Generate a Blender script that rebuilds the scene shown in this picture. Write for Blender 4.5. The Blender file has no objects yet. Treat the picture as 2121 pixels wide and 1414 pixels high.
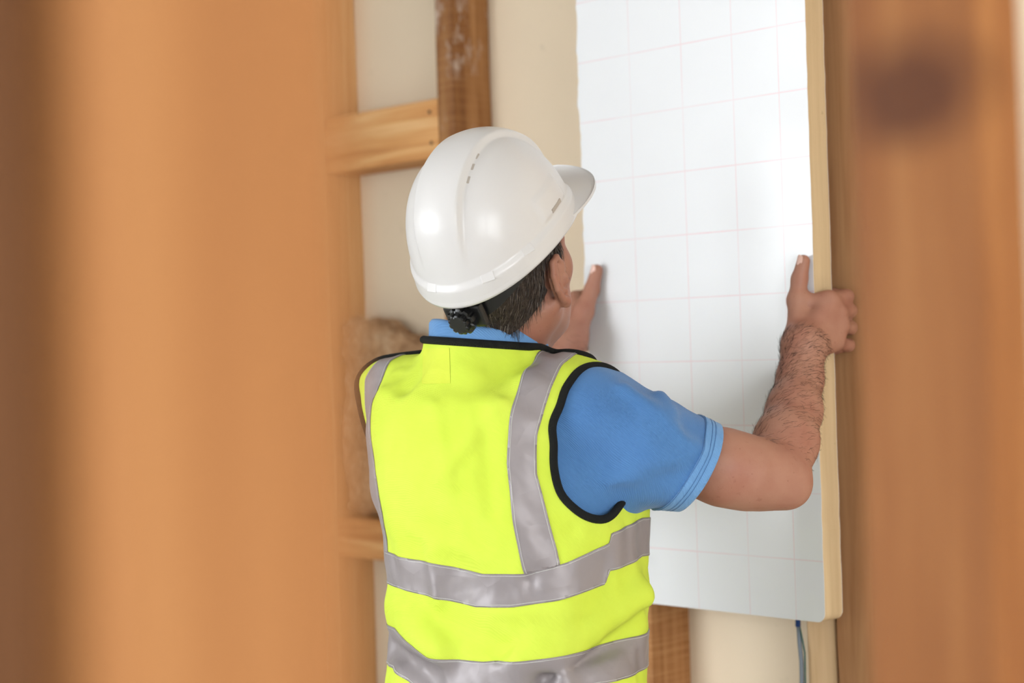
import bpy, bmesh, math, random
import numpy as np
from mathutils import Matrix, Vector

random.seed(4)
RNG = np.random.default_rng(7)
scene = bpy.context.scene
COL = scene.collection

# ------------------------------------------------------------------ camera
FOC = 3800.0                       # focal length for a 2121 px wide frame
ROLL = math.radians(1.9)
YAW = math.radians(47.3)           # the stud wall runs along X, the camera looks at it obliquely
CAM = np.array([1.684, -2.163, 1.5])
AX_R = np.array([math.cos(YAW), math.sin(YAW), 0.0])
AX_F = np.array([-math.sin(YAW), math.cos(YAW), 0.0])
AX_Z = np.array([0.0, 0.0, 1.0])
cam_data = bpy.data.cameras.new('camera')
cam = bpy.data.objects.new('camera', cam_data)
COL.objects.link(cam)
cx = AX_R * math.cos(ROLL) - AX_Z * math.sin(ROLL)
cy = AX_R * math.sin(ROLL) + AX_Z * math.cos(ROLL)
cz = -AX_F
cam.matrix_world = Matrix(((cx[0], cy[0], cz[0], CAM[0]), (cx[1], cy[1], cz[1], CAM[1]),
                           (cx[2], cy[2], cz[2], CAM[2]), (0, 0, 0, 1)))
cam_data.sensor_width = 36.0
cam_data.lens = FOC / 2121.0 * 36.0
cam_data.clip_start = 0.05
cam_data.dof.use_dof = True
cam_data.dof.focus_distance = 2.47
cam_data.dof.aperture_fstop = 2.8
scene.camera = cam

# ------------------------------------------------------------------ world, added window light, exposure
world = bpy.data.worlds.new('world')
scene.world = world
world.use_nodes = True
bg = world.node_tree.nodes['Background']
bg.inputs[0].default_value = (0.95, 0.97, 1.0, 1)
bg.inputs[1].default_value = 1.6

def added_window_light(name, loc, rot, sx, sy, power, col):
    d = bpy.data.lights.new(name, 'AREA')
    d.shape = 'RECTANGLE'; d.size = sx; d.size_y = sy; d.energy = power; d.color = col
    o = bpy.data.objects.new(name, d); COL.objects.link(o)
    o.location = loc; o.rotation_euler = rot
    return o
# added area lamps for daylight at two invented windows (see added_window_1 and added_window_2)
added_window_light('added_daylight', (-2.3, -4.42, 1.55), (math.radians(90), 0, 0), 2.9, 1.7, 188, (0.91, 0.96, 1.0))
added_window_light('added_daylight', (4.32, -2.9, 1.5), (math.radians(90), 0, math.radians(90)), 2.8, 1.7, 180, (0.93, 0.97, 1.0))
scene.view_settings.view_transform = 'Standard'
scene.view_settings.look = 'None'
scene.view_settings.exposure = -0.47
scene.view_settings.gamma = 1.0
scene.view_settings.use_curve_mapping = False
scene.cycles.use_denoising = True
scene.cycles.max_bounces = 5
scene.cycles.diffuse_bounces = 3
scene.cycles.glossy_bounces = 2
scene.cycles.transmission_bounces = 0
scene.cycles.caustics_reflective = False
scene.cycles.caustics_refractive = False
scene.cycles.use_adaptive_sampling = True
scene.cycles.adaptive_threshold = 0.08
scene.cycles.adaptive_min_samples = 12

# ------------------------------------------------------------------ coordinates
F0 = 2.55                          # distance of the worker from the camera
def ray(px, py):
    ix = (px - 1060.5) / FOC; iy = (707.0 - py) / FOC
    return (ix * math.cos(ROLL) + iy * math.sin(ROLL), -ix * math.sin(ROLL) + iy * math.cos(ROLL))
def P(px, py, d):                  # a point of the worker, in his own frame (x right of view, y away, z up)
    r, z = ray(px, py)
    return np.array([r * d, d - F0, 1.5 + z * d])
def W2L(w):
    v = np.asarray(w, float) - CAM
    return np.array([v @ AX_R, v @ AX_F - F0, v[2] + 1.5])
def onY(px, py, Y):
    r, z = ray(px, py)
    d = AX_R * r + AX_F + AX_Z * z
    return CAM + d * ((Y - CAM[1]) / d[1])
def onX(px, py, X):
    r, z = ray(px, py)
    d = AX_R * r + AX_F + AX_Z * z
    return CAM + d * ((X - CAM[0]) / d[0])

# ------------------------------------------------------------------ object helpers
def tag(o, label=None, cat=None, group=None, kind=None):
    if label: o['label'] = label
    if cat: o['category'] = cat
    if group: o['group'] = group
    if kind: o['kind'] = kind
    return o
def empty(name, loc=(0, 0, 0), rz=0.0):
    o = bpy.data.objects.new(name, None); COL.objects.link(o)
    o.location = loc; o.rotation_euler = (0, 0, rz); o.empty_display_size = 0.1
    return o
def link(name, me, mat, parent=None, loc=(0, 0, 0)):
    o = bpy.data.objects.new(name, me); COL.objects.link(o)
    if mat: me.materials.append(mat)
    o.parent = parent; o.location = loc
    return o
def mesh_from(name, V, F, mat, parent=None, smooth=True, loc=(0, 0, 0)):
    me = bpy.data.meshes.new(name)
    V = np.asarray(V, dtype=np.float32)
    if isinstance(F, np.ndarray):
        n = F.shape[1]
        me.vertices.add(len(V)); me.vertices.foreach_set('co', V.ravel())
        me.loops.add(F.size); me.loops.foreach_set('vertex_index', F.astype(np.int32).ravel())
        me.polygons.add(len(F)); me.polygons.foreach_set('loop_start', np.arange(0, F.size, n, dtype=np.int32))
        me.polygons.foreach_set('loop_total', np.full(len(F), n, dtype=np.int32))
        me.update(calc_edges=True)
    else:
        me.from_pydata(V.tolist(), [], F)
    me.validate()
    if smooth: me.polygons.foreach_set('use_smooth', [True] * len(me.polygons))
    return link(name, me, mat, parent, loc)
def bm_obj(name, bm, mat, parent=None, smooth=False, loc=(0, 0, 0)):
    me = bpy.data.meshes.new(name); bm.to_mesh(me); bm.free()
    if smooth: me.polygons.foreach_set('use_smooth', [True] * len(me.polygons))
    return link(name, me, mat, parent, loc)
def box_bm(lo, hi, bevel=0.003, seg=2, bm=None):
    b = bmesh.new()
    bmesh.ops.create_cube(b, size=1.0)
    for v in b.verts:
        v.co = Vector([lo[i] + (v.co[i] + 0.5) * (hi[i] - lo[i]) for i in range(3)])
    if bevel:
        bmesh.ops.bevel(b, geom=list(b.edges), offset=bevel, segments=seg, profile=0.6, affect='EDGES')
    return b
def tube(path, rad, n=10, closed=False, caps=True):
    path = np.asarray(path, float); m = len(path)
    rad = np.full(m, rad) if np.isscalar(rad) else np.asarray(rad, float)
    T = np.roll(path, -1, 0) - np.roll(path, 1, 0)
    if not closed:
        T[0] = path[1] - path[0]; T[-1] = path[-1] - path[-2]
    T /= np.linalg.norm(T, axis=1)[:, None] + 1e-12
    u = np.cross(T[0], [0.31, 0.22, 0.92]); u /= np.linalg.norm(u)
    V = []
    for i in range(m):
        u = u - T[i] * (u @ T[i]); u /= np.linalg.norm(u)
        w = np.cross(T[i], u)
        for k in range(n):
            a = 2 * math.pi * k / n
            V.append(path[i] + rad[i] * (math.cos(a) * u + math.sin(a) * w))
    F = []
    for i in range(m if closed else m - 1):
        j = (i + 1) % m
        for k in range(n):
            F.append((i * n + k, i * n + (k + 1) % n, j * n + (k + 1) % n, j * n + k))
    if caps and not closed:
        F.append(tuple(range(n))[::-1]); F.append(tuple((m - 1) * n + k for k in range(n)))
    return np.array(V), F
def merge(parts):
    V = []; F = []; o = 0
    for v, f in parts:
        V.append(np.asarray(v)); F += [tuple(int(i) + o for i in q) for q in f]; o += len(v)
    return np.concatenate(V), F

# ------------------------------------------------------------------ materials
def mat_new(name, rough=0.6, spec=0.5):
    m = bpy.data.materials.new(name); m.use_nodes = True
    nt = m.node_tree; b = nt.nodes['Principled BSDF']
    b.inputs['Roughness'].default_value = rough
    b.inputs['Specular IOR Level'].default_value = spec
    return m, nt, b
def N(nt, kind, **kw):
    n = nt.nodes.new(kind)
    for k, v in kw.items():
        if k in n.inputs: n.inputs[k].default_value = v
        else: setattr(n, k, v)
    return n
def coords(nt, scale, rnd=True):
    tc = N(nt, 'ShaderNodeTexCoord'); mp = N(nt, 'ShaderNodeMapping')
    mp.inputs['Scale'].default_value = scale
    nt.links.new(tc.outputs['Object'], mp.inputs['Vector'])
    if rnd:
        oi = N(nt, 'ShaderNodeObjectInfo'); mu = N(nt, 'ShaderNodeMath', operation='MULTIPLY')
        mu.inputs[1].default_value = 37.0
        nt.links.new(oi.outputs['Random'], mu.inputs[0])
        nt.links.new(mu.outputs[0], mp.inputs['Location'])
    return mp.outputs['Vector']
def ramp(nt, src, stops):
    r = N(nt, 'ShaderNodeValToRGB'); e = r.color_ramp.elements
    while len(e) < len(stops): e.new(0.5)
    for i, (p, c) in enumerate(stops):
        e[i].position = p; e[i].color = (*c, 1) if len(c) == 3 else c
    nt.links.new(src, r.inputs[0]); return r.outputs[0]
def srgb(r, g, b):
    def f(c):
        c /= 255.0
        return c / 12.92 if c <= 0.04045 else ((c + 0.055) / 1.055) ** 2.4
    return (f(r), f(g), f(b))
def bump(nt, b, src, strength, dist):
    n = N(nt, 'ShaderNodeBump'); n.inputs['Strength'].default_value = strength
    n.inputs['Distance'].default_value = dist
    nt.links.new(src, n.inputs['Height']); nt.links.new(n.outputs[0], b.inputs['Normal'])
def noise(nt, vec, scale, detail=4, rough=0.55, dist=0.0):
    n = N(nt, 'ShaderNodeTexNoise'); n.inputs['Scale'].default_value = scale
    n.inputs['Detail'].default_value = detail; n.inputs['Roughness'].default_value = rough
    n.inputs['Distortion'].default_value = dist
    nt.links.new(vec, n.inputs['Vector']); return n.outputs[0]
def mixc(nt, fac, a, b, mode='MIX'):
    m = N(nt, 'ShaderNodeMix', data_type='RGBA', blend_type=mode)
    for s, i in ((fac, 0), (a, 6), (b, 7)):
        if isinstance(s, (int, float)): m.inputs[i].default_value = s
        elif isinstance(s, tuple): m.inputs[i].default_value = (*s, 1)
        else: nt.links.new(s, m.inputs[i])
    return m.outputs[2]

def wood(name, dark, mid, light, axis=2, smear=0.0, rough=0.65, grain=1.0, knots=0.0, saw=0.0):
    m, nt, b = mat_new(name, rough, 0.3)
    sc = [26.0, 26.0, 26.0]; sc[axis] = 1.4
    v = coords(nt, sc)
    g = noise(nt, v, 1.6 * grain, 3, 0.6, 0.6)
    c = ramp(nt, g, [(0.28, dark), (0.5, mid), (0.74, light)])
    sc2 = [6.0, 6.0, 6.0]; sc2[axis] = 0.9
    big = noise(nt, coords(nt, sc2), 1.0, 1)
    c = mixc(nt, ramp(nt, big, [(0.35, (0, 0, 0)), (0.7, (0.55, 0.55, 0.55))]), c, dark)
    if knots:
        sc3 = [7.0, 7.0, 7.0]; sc3[axis] = 3.6
        vo = N(nt, 'ShaderNodeTexVoronoi'); vo.inputs['Scale'].default_value = 1.0
        nt.links.new(coords(nt, sc3), vo.inputs['Vector'])
        k = ramp(nt, vo.outputs['Distance'], [(0.05, (knots,) * 3), (0.22, (0, 0, 0))])
        c = mixc(nt, k, c, tuple(x * 0.35 for x in dark))
    if saw:
        sv = [6.0] * 3; sv[axis] = 140.0
        s = noise(nt, coords(nt, sv), 1.0, 2)
        c = mixc(nt, ramp(nt, s, [(0.4, (0, 0, 0)), (0.65, (saw,) * 3)]), c, light)
    if smear:
        sm = noise(nt, coords(nt, [18, 18, 9]), 1.0, 7, 0.7)
        sm2 = noise(nt, coords(nt, [3, 3, 3.2]), 1.0, 2)
        mu = N(nt, 'ShaderNodeMath', operation='MULTIPLY')
        nt.links.new(ramp(nt, sm, [(0.5, (0, 0, 0)), (0.62, (1, 1, 1))]), mu.inputs[0])
        nt.links.new(ramp(nt, sm2, [(0.48, (0, 0, 0)), (0.62, (smear,) * 3)]), mu.inputs[1])
        c = mixc(nt, mu.outputs[0], c, srgb(232, 218, 205))
    nt.links.new(c, b.inputs['Base Color'])
    bump(nt, b, g, 0.35, 0.002)
    return m

def plaster(name, col, var=0.1):
    m, nt, b = mat_new(name, 0.85, 0.2)
    v = coords(nt, (1, 1, 1))
    n1 = noise(nt, v, 2.2, 2); n2 = noise(nt, v, 60, 2)
    lo = tuple(c * (1 - var) for c in col)
    c = ramp(nt, n1, [(0.35, lo), (0.65, col)])
    sp = noise(nt, v, 17, 2)
    c = mixc(nt, ramp(nt, sp, [(0.70, (0, 0, 0)), (0.76, (0.35,) * 3)]), c, tuple(x * 0.6 for x in col))
    nt.links.new(c, b.inputs['Base Color'])
    bump(nt, b, n2, 0.15, 0.002)
    return m

M = {}
M['stud_old'] = wood('stud_old', srgb(112, 68, 34), srgb(148, 98, 54), srgb(186, 136, 86), smear=0.8, saw=0.25)
M['stud_mid'] = wood('stud_mid', srgb(150, 98, 56), srgb(176, 122, 74), srgb(204, 154, 102), saw=0.4)
M['stud_pale'] = wood('stud_pale', srgb(214, 176, 132), srgb(234, 200, 158), srgb(244, 216, 180))
M['stud_far'] = wood('stud_far', srgb(204, 152, 98), srgb(220, 172, 118), srgb(232, 190, 140))
M['nogging'] = wood('nogging', srgb(184, 120, 66), srgb(218, 160, 100), srgb(238, 194, 138), axis=0, knots=0.9)
M['post_brown'] = wood('post_brown', srgb(160, 112, 72), srgb(182, 134, 92), srgb(204, 156, 110))
M['fore_post'] = wood('fore_post', srgb(140, 90, 48), srgb(152, 101, 56), srgb(162, 112, 66))
M['fore_side'] = wood('fore_side', srgb(128, 76, 37), srgb(144, 90, 46), srgb(160, 107, 60))
M['fore_shade'] = wood('fore_shade', srgb(80, 46, 18), srgb(94, 57, 24), srgb(110, 72, 34))  # shade of the left post's side put into a darker wood colour
def add_knot(m, c, r, col):
    nt = m.node_tree; b = nt.nodes['Principled BSDF']
    src = b.inputs['Base Color'].links[0].from_socket
    tc = N(nt, 'ShaderNodeTexCoord'); nz = N(nt, 'ShaderNodeTexNoise'); nz.inputs['Scale'].default_value = 14
    nt.links.new(tc.outputs['Object'], nz.inputs['Vector'])
    mp = N(nt, 'ShaderNodeMapping', vector_type='TEXTURE'); mp.inputs['Location'].default_value = c; mp.inputs['Scale'].default_value = r
    mv = N(nt, 'ShaderNodeMix', data_type='VECTOR'); mv.inputs[0].default_value = 0.03
    nt.links.new(tc.outputs['Object'], mv.inputs[4]); nt.links.new(nz.outputs[1], mv.inputs[5])
    nt.links.new(mv.outputs[1], mp.inputs['Vector'])
    ln = N(nt, 'ShaderNodeVectorMath', operation='LENGTH'); nt.links.new(mp.outputs[0], ln.inputs[0])
    k = ramp(nt, ln.outputs['Value'], [(0.35, (0.9,) * 3), (1.0, (0, 0, 0))])
    nt.links.new(mixc(nt, k, src, col), b.inputs['Base Color'])
M['plaster'] = plaster('plaster', srgb(242, 223, 196), 0.06)
M['plaster_room'] = plaster('plaster_room', srgb(236, 234, 230), 0.03)
M['floor'] = plaster('floor', srgb(206, 202, 194), 0.12)

def simple(name, col, rough=0.5, spec=0.5, metal=0.0):
    m, nt, b = mat_new(name, rough, spec)
    b.inputs['Base Color'].default_value = (*col, 1); b.inputs['Metallic'].default_value = metal
    return m
M['black_plastic'] = simple('black_plastic', srgb(22, 22, 22), 0.32)
M['steel'] = simple('steel', srgb(70, 62, 55), 0.45, 0.5, 0.6)
M['frame_white'] = simple('frame_white', srgb(235, 235, 232), 0.4)
M['cable_grey'] = simple('cable_grey', srgb(120, 128, 138), 0.5)
M['cable_green'] = simple('cable_green', srgb(60, 92, 84), 0.5)
M['cable_blue'] = simple('cable_blue', srgb(30, 62, 118), 0.45)
M['trousers'] = simple('trousers', srgb(38, 42, 56), 0.9, 0.2)
M['boot'] = simple('boot', srgb(60, 44, 32), 0.7)

# helmet plastic
m, nt, b = mat_new('helmet_white', 0.3, 0.45)
b.inputs['Base Color'].default_value = (*srgb(214, 211, 210), 1)
b.inputs['Coat Weight'].default_value = 0.12; b.inputs['Coat Roughness'].default_value = 0.12
b.inputs['Subsurface Weight'].default_value = 0.0
M['helmet'] = m
M['helmet_slot'] = simple('helmet_slot', srgb(176, 166, 156), 0.6)

# foil facing with printed red squares (flat print)
m, nt, b = mat_new('foil_face', 0.14, 0.6)
tc = N(nt, 'ShaderNodeTexCoord'); sx = N(nt, 'ShaderNodeSeparateXYZ'); nt.links.new(tc.outputs['Object'], sx.inputs[0])
def line_mask(out, positions, half, ):
    acc = None
    for p in positions:
        s = N(nt, 'ShaderNodeMath', operation='SUBTRACT'); nt.links.new(out, s.inputs[0]); s.inputs[1].default_value = p
        a = N(nt, 'ShaderNodeMath', operation='ABSOLUTE'); nt.links.new(s.outputs[0], a.inputs[0])
        l = N(nt, 'ShaderNodeMath', operation='LESS_THAN'); nt.links.new(a.outputs[0], l.inputs[0]); l.inputs[1].default_value = half
        if acc is None: acc = l.outputs[0]
        else:
            ad = N(nt, 'ShaderNodeMath', operation='MAXIMUM'); nt.links.new(acc, ad.inputs[0]); nt.links.new(l.outputs[0], ad.inputs[1]); acc = ad.outputs[0]
    return acc
BZ0 = 1.070                       # bottom of the board
wob = noise(nt, coords(nt, (1, 1, 1), False), 3.0, 2)
lx = line_mask(sx.outputs[0], [-0.3585, -0.2465, -0.1425, -0.0535], 0.0009)
lz = line_mask(sx.outputs[2], [1.1605 + 0.0997 * k - BZ0 for k in range(0, 14)], 0.0010)
fade = ramp(nt, noise(nt, coords(nt, (1, 1, 1), False), 7.0, 3), [(0.35, (0.10,) * 3), (0.7, (0.34,) * 3)])
mx = N(nt, 'ShaderNodeMath', operation='MAXIMUM'); nt.links.new(lx, mx.inputs[0]); nt.links.new(lz, mx.inputs[1])
mu = N(nt, 'ShaderNodeMath', operation='MULTIPLY'); nt.links.new(mx.outputs[0], mu.inputs[0]); nt.links.new(fade, mu.inputs[1])
nt.links.new(mixc(nt, mu.outputs[0], srgb(232, 233, 236), srgb(232, 130, 140)), b.inputs['Base Color'])
bump(nt, b, noise(nt, coords(nt, (1, 1, 1), False), 26, 3), 0.05, 0.001)
M['foil'] = m
# foam core
m, nt, b = mat_new('foam_core', 0.85, 0.2)
g = noise(nt, coords(nt, (60, 60, 2.0)), 1.0, 5)
sp = noise(nt, coords(nt, (1, 1, 1)), 45, 3)
c = ramp(nt, g, [(0.3, srgb(196, 168, 130)), (0.7, srgb(218, 192, 152))])
c = mixc(nt, ramp(nt, sp, [(0.70, (0, 0, 0)), (0.76, (0.5,) * 3)]), c, srgb(120, 92, 62))
nt.links.new(c, b.inputs['Base Color']); bump(nt, b, sp, 0.3, 0.002)
M['foam'] = m
# mineral wool
m, nt, b = mat_new('mineral_wool', 0.95, 0.1)
g = noise(nt, coords(nt, (1, 1, 1)), 24, 6, 0.7)
nt.links.new(ramp(nt, g, [(0.3, srgb(150, 112, 80)), (0.55, srgb(186, 148, 112)), (0.75, srgb(214, 186, 156))]), b.inputs['Base Color'])
bump(nt, b, g, 0.8, 0.01)
M['wool'] = m
m, nt, b = mat_new('wool_fibre', 0.9, 0.1)
gi = N(nt, 'ShaderNodeNewGeometry')
nt.links.new(ramp(nt, gi.outputs['Random Per Island'], [(0.0, srgb(188, 140, 92)), (1.0, srgb(236, 214, 184))]), b.inputs['Base Color'])
M['wool_fibre'] = m

# skin
def skin(name, base, red, dark):
    m, nt, b = mat_new(name, 0.5, 0.35)
    v = coords(nt, (1, 1, 1), False)
    n1 = noise(nt, v, 16, 4); n2 = noise(nt, v, 420, 3); n3 = noise(nt, v, 70, 3)
    c = ramp(nt, n1, [(0.3, red), (0.62, base)])
    c = mixc(nt, ramp(nt, n3, [(0.62, (0, 0, 0)), (0.74, (0.45,) * 3)]), c, dark)
    vo = N(nt, 'ShaderNodeTexVoronoi'); vo.inputs['Scale'].default_value = 85; nt.links.new(v, vo.inputs['Vector'])
    c = mixc(nt, ramp(nt, vo.outputs['Distance'], [(0.05, (0.3,) * 3), (0.13, (0, 0, 0))]), c, srgb(110, 60, 44))
    nt.links.new(c, b.inputs['Base Color'])
    bump(nt, b, n2, 0.18, 0.001)
    return m
M['skin'] = skin('skin', srgb(172, 124, 103), srgb(162, 107, 88), srgb(140, 87, 70))
M['nail'] = simple('nail', srgb(226, 184, 168), 0.3)
M['eye'] = simple('eye', srgb(230, 226, 220), 0.15)
m, nt, b = mat_new('hair_base', 0.7, 0.3)
nt.links.new(ramp(nt, noise(nt, coords(nt, (1, 1, 1), False), 160, 3), [(0.3, srgb(38, 30, 26)), (0.7, srgb(72, 60, 52))]), b.inputs['Base Color'])
bump(nt, b, noise(nt, coords(nt, (1, 1, 0.25), False), 500, 2), 0.8, 0.003)
M['hair_base'] = m
m, nt, b = mat_new('hair_strand', 0.45, 0.4)
gi = N(nt, 'ShaderNodeNewGeometry')
nt.links.new(ramp(nt, gi.outputs['Random Per Island'], [(0.0, srgb(34, 26, 23)), (0.6, srgb(66, 54, 47)), (0.9, srgb(104, 92, 82)), (1.0, srgb(150, 138, 124))]), b.inputs['Base Color'])
M['hair_strand'] = m
M['arm_hair'] = simple('arm_hair', srgb(52, 32, 22), 0.5)

# cloth
def cloth(name, a, c2, sc_weave, st, rough=0.8, crease=0.0, sheen=0.0):
    m, nt, b = mat_new(name, rough, 0.25)
    v = coords(nt, (1, 1, 1), False)
    nt.links.new(ramp(nt, noise(nt, v, 9, 3), [(0.3, c2), (0.7, a)]), b.inputs['Base Color'])
    w = N(nt, 'ShaderNodeTexWave', bands_direction='DIAGONAL'); w.inputs['Scale'].default_value = sc_weave
    w.inputs['Distortion'].default_value = 0.6
    nt.links.new(v, w.inputs['Vector'])
    h = w.outputs[1]
    if crease:
        n1 = noise(nt, v, 38, 5, 0.6, 1.2)
        ad = N(nt, 'ShaderNodeMath', operation='MULTIPLY_ADD')
        nt.links.new(n1, ad.inputs[0]); ad.inputs[1].default_value = crease; nt.links.new(h, ad.inputs[2])
        h = ad.outputs[0]
    bump(nt, b, h, st, 0.002)
    b.inputs['Sheen Weight'].default_value = sheen
    return m
M['vest'] = cloth('vest_yellow', (0.68, 0.83, 0.085), (0.63, 0.78, 0.065), 260, 0.16, 0.75, 3.0)
M['vest_patch'] = cloth('vest_patch', (0.71, 0.80, 0.085), (0.68, 0.77, 0.07), 260, 0.10, 0.8, 2.0)
M['polo'] = cloth('polo_blue', srgb(84, 132, 188), srgb(74, 120, 178), 210, 0.35, 0.85, 0.6, 0.2)
M['polo_rib'] = cloth('polo_rib', srgb(112, 160, 212), srgb(100, 148, 202), 160, 0.25, 0.85, 0, 0.2)
M['binding'] = cloth('binding_black', srgb(30, 31, 30), srgb(22, 23, 22), 420, 0.5, 0.9, 0)
# grey reflective tape: crumpled foil-like film
m, nt, b = mat_new('reflective_tape', 0.42, 0.5)
v = coords(nt, (1, 1, 1), False)
vo = N(nt, 'ShaderNodeTexVoronoi', feature='F1'); vo.inputs['Scale'].default_value = 22; nt.links.new(v, vo.inputs['Vector'])
n1 = noise(nt, v, 15, 2, 0.5, 0.3)
ad = N(nt, 'ShaderNodeMath', operation='MULTIPLY_ADD'); nt.links.new(vo.outputs['Distance'], ad.inputs[0]); ad.inputs[1].default_value = 0.35; nt.links.new(n1, ad.inputs[2])
b.inputs['Base Color'].default_value = (*srgb(150, 142, 144), 1)
b.inputs['Metallic'].default_value = 0.15
bump(nt, b, ad.outputs[0], 0.5, 0.012)
M['tape'] = m
M['seam_blue'] = simple('seam_blue', srgb(70, 112, 166), 0.9)
M['thread'] = simple('thread', srgb(205, 205, 200), 0.8)

# ------------------------------------------------------------------ room shell
YP = 0.18          # plaster plane of the back wall
YS = 0.085         # front plane of its studs
XL, XR, YF, HC = -4.0, 4.4, -4.5, 2.6
def panel(name, lo, hi, mat, label):
    o = bm_obj(name, box_bm(lo, hi, 0.002), mat)
    return tag(o, label, None, None, 'structure')
panel('wall_back', (XL, YP, 0), (XR, YP + 0.1, HC), M['plaster'], 'cream plasterboard wall behind the timber studs')
panel('floor', (XL, YF - 0.1, -0.08), (XR, YP, 0), M['floor'], 'dusty concrete floor of the room')
panel('ceiling', (XL, YF - 0.1, HC), (XR, YP + 0.1, HC + 0.08), M['plaster_room'], 'plain pale ceiling of the room')
panel('wall_left', (XL - 0.1, YF - 0.1, 0), (XL, YP + 0.1, HC), M['plaster_room'], 'pale side wall far to the left')

panel('shade_wall_side', (-1.46, -1.55, 0), (-1.352, YP - 0.001, HC), M['plaster_room'], 'unseen return wall added at the far left to shade the stud bay')  # invented wall out of view, keeps window light off the left bay
def wall_with_window(name, axis, fixed, span, win, zwin, label, wname, wlabel):
    bm = bmesh.new()
    a0, a1 = span; w0, w1 = win; z0, z1 = zwin
    def add(p0, p1, q0, q1):
        if axis == 'x': lo, hi = (p0, fixed - 0.1, q0), (p1, fixed, q1)
        else: lo, hi = (fixed, p0, q0), (fixed + 0.1, p1, q1)
        b2 = box_bm(lo, hi, 0)
        me = bpy.data.meshes.new('tmp'); b2.to_mesh(me); b2.free(); bm.from_mesh(me); bpy.data.meshes.remove(me)
    add(a0, w0, 0, HC); add(w1, a1, 0, HC); add(w0, w1, 0, z0); add(w0, w1, z1, HC)
    tag(bm_obj(name, bm, M['plaster_room']), label, None, None, 'structure')
    c = (w0 + w1) / 2
    root = empty(wname, (c, fixed - 0.05, z0) if axis == 'x' else (fixed + 0.05, c, z0))
    tag(root, wlabel, None, None, 'structure')
    hw = (w1 - w0) / 2; h = z1 - z0
    def piece(nm, lo, hi, mat):
        if axis != 'x': lo, hi = (lo[1], lo[0], lo[2]), (hi[1], hi[0], hi[2])
        return bm_obj(nm, box_bm(lo, hi, 0.004), mat, root)
    for s in (-1, 1):
        piece('window_frame', (min(s * hw, s * (hw - 0.06)), -0.03, 0), (max(s * hw, s * (hw - 0.06)), 0.03, h), M['frame_white'])
    piece('window_frame', (-hw + 0.06, -0.03, 0), (hw - 0.06, 0.03, 0.06), M['frame_white'])
    piece('window_frame', (-hw + 0.06, -0.03, h - 0.06), (hw - 0.06, 0.03, h), M['frame_white'])
    piece('mullion', (-0.025, -0.025, 0.06), (0.025, 0.025, h - 0.06), M['frame_white'])
wall_with_window('wall_front', 'x', YF, (XL, XR), (-3.85, -0.75), (0.65, 2.45), 'pale wall behind the camera with an added wide window', 'added_window_1', 'invented wide white framed window, placed to light the worker')  # invented window out of view, placed so daylight comes from the left
wall_with_window('wall_right', 'y', XR, (YF - 0.1, YP + 0.1), (-4.3, -1.5), (0.6, 2.4), 'pale right hand wall with an added window', 'added_window_2', 'invented white framed window in the right hand wall, placed for fill light')  # invented window out of view, added as fill from the right

# ------------------------------------------------------------------ wall timbers
def timber(name, lo, hi, mat, label, cat, group=None, bevel=0.003, warp=0.0012, axis=2):
    cx_, cy_ = (lo[0] + hi[0]) / 2, (lo[1] + hi[1]) / 2
    base = np.array([cx_, cy_, lo[2]])
    b = box_bm(np.array(lo) - base, np.array(hi) - base, bevel)
    L = hi[axis] - lo[axis]
    n = max(2, int(L / 0.06))
    for k in range(1, n):
        co = [0, 0, 0]; co[axis] = (lo[axis] - base[axis]) + L * k / n
        no = [0, 0, 0]; no[axis] = 1
        bmesh.ops.bisect_plane(b, geom=b.verts[:] + b.edges[:] + b.faces[:], plane_co=co, plane_no=no)
    r = random.Random(label)
    ph = [r.uniform(0, 6.28) for _ in range(4)]
    for v in b.verts:
        t = v.co[axis]
        for i, a in enumerate([q for q in range(3) if q != axis]):
            v.co[a] += warp * (math.sin(t * 3.1 + ph[i]) + 0.5 * math.sin(t * 17 + ph[i + 2]) + r.uniform(-0.3, 0.3))
    o = bm_obj(name, b, mat, None, False, tuple(base))
    return tag(o, label, cat, group)
SG = 'vertical studs of the back wall'
timber('timber_stud', (-1.347, YS, 0), (-1.300, YP, HC), M['stud_far'], 'far left wall stud half hidden by the blurred foreground post', 'stud', SG)
timber('timber_stud', (-0.937, YS, 0), (-0.890, YP, HC), M['stud_old'], 'dark weathered wall stud with white plaster smears behind the helmet', 'stud', SG)
timber('timber_stud', (-0.480, YS, 0), (-0.432, YP, HC), M['stud_mid'], 'mid brown rough sawn wall stud showing below the board beside the vest', 'stud', SG)
timber('timber_stud', (-0.102, YS, 0), (-0.047, YP, HC), M['stud_pale'], 'pale new wall stud showing under the right end of the board', 'stud', SG)
timber('timber_post', (-0.036, YS - 0.012, 0), (0.075, YP, HC), M['post_brown'], 'brown corner post right behind the cream edge of the board', 'post')
# short horizontal timbers between the studs
def nogging(lo, hi, label, nails, group='short horizontal timbers between studs'):
    root = empty('timber_nogging', ((lo[0] + hi[0]) / 2, (lo[1] + hi[1]) / 2, lo[2]))
    tag(root, label, 'nogging', group)
    base = np.array(root.location)
    b = box_bm(np.array(lo) - base, np.array(hi) - base, 0.003)
    r = random.Random(label)
    bm_obj('plank', b, M['nogging'], root)
    for (x, z) in nails:
        V, F = tube([(x, lo[1] - 0.0012, z), (x, lo[1] + 0.02, z)], [0.0035, 0.0035], 12)
        mesh_from('nail', V - base, F, M['steel'], root, False)
zt, zb = onY(800, 222, YS)[2], onY(800, 342, YS)[2]
nn = [onY(889, 232, YS), onY(893, 296, YS), onY(876, 243, YS)]
nogging((-1.300, YS + 0.001, zb), (-0.938, YP, zt), 'clean orange horizontal timber above shoulder height left of the helmet', [(p[0], p[2]) for p in nn[:2]])
zt2, zb2 = onY(770, 1078, YS)[2], onY(770, 1138, YS)[2]
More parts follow.
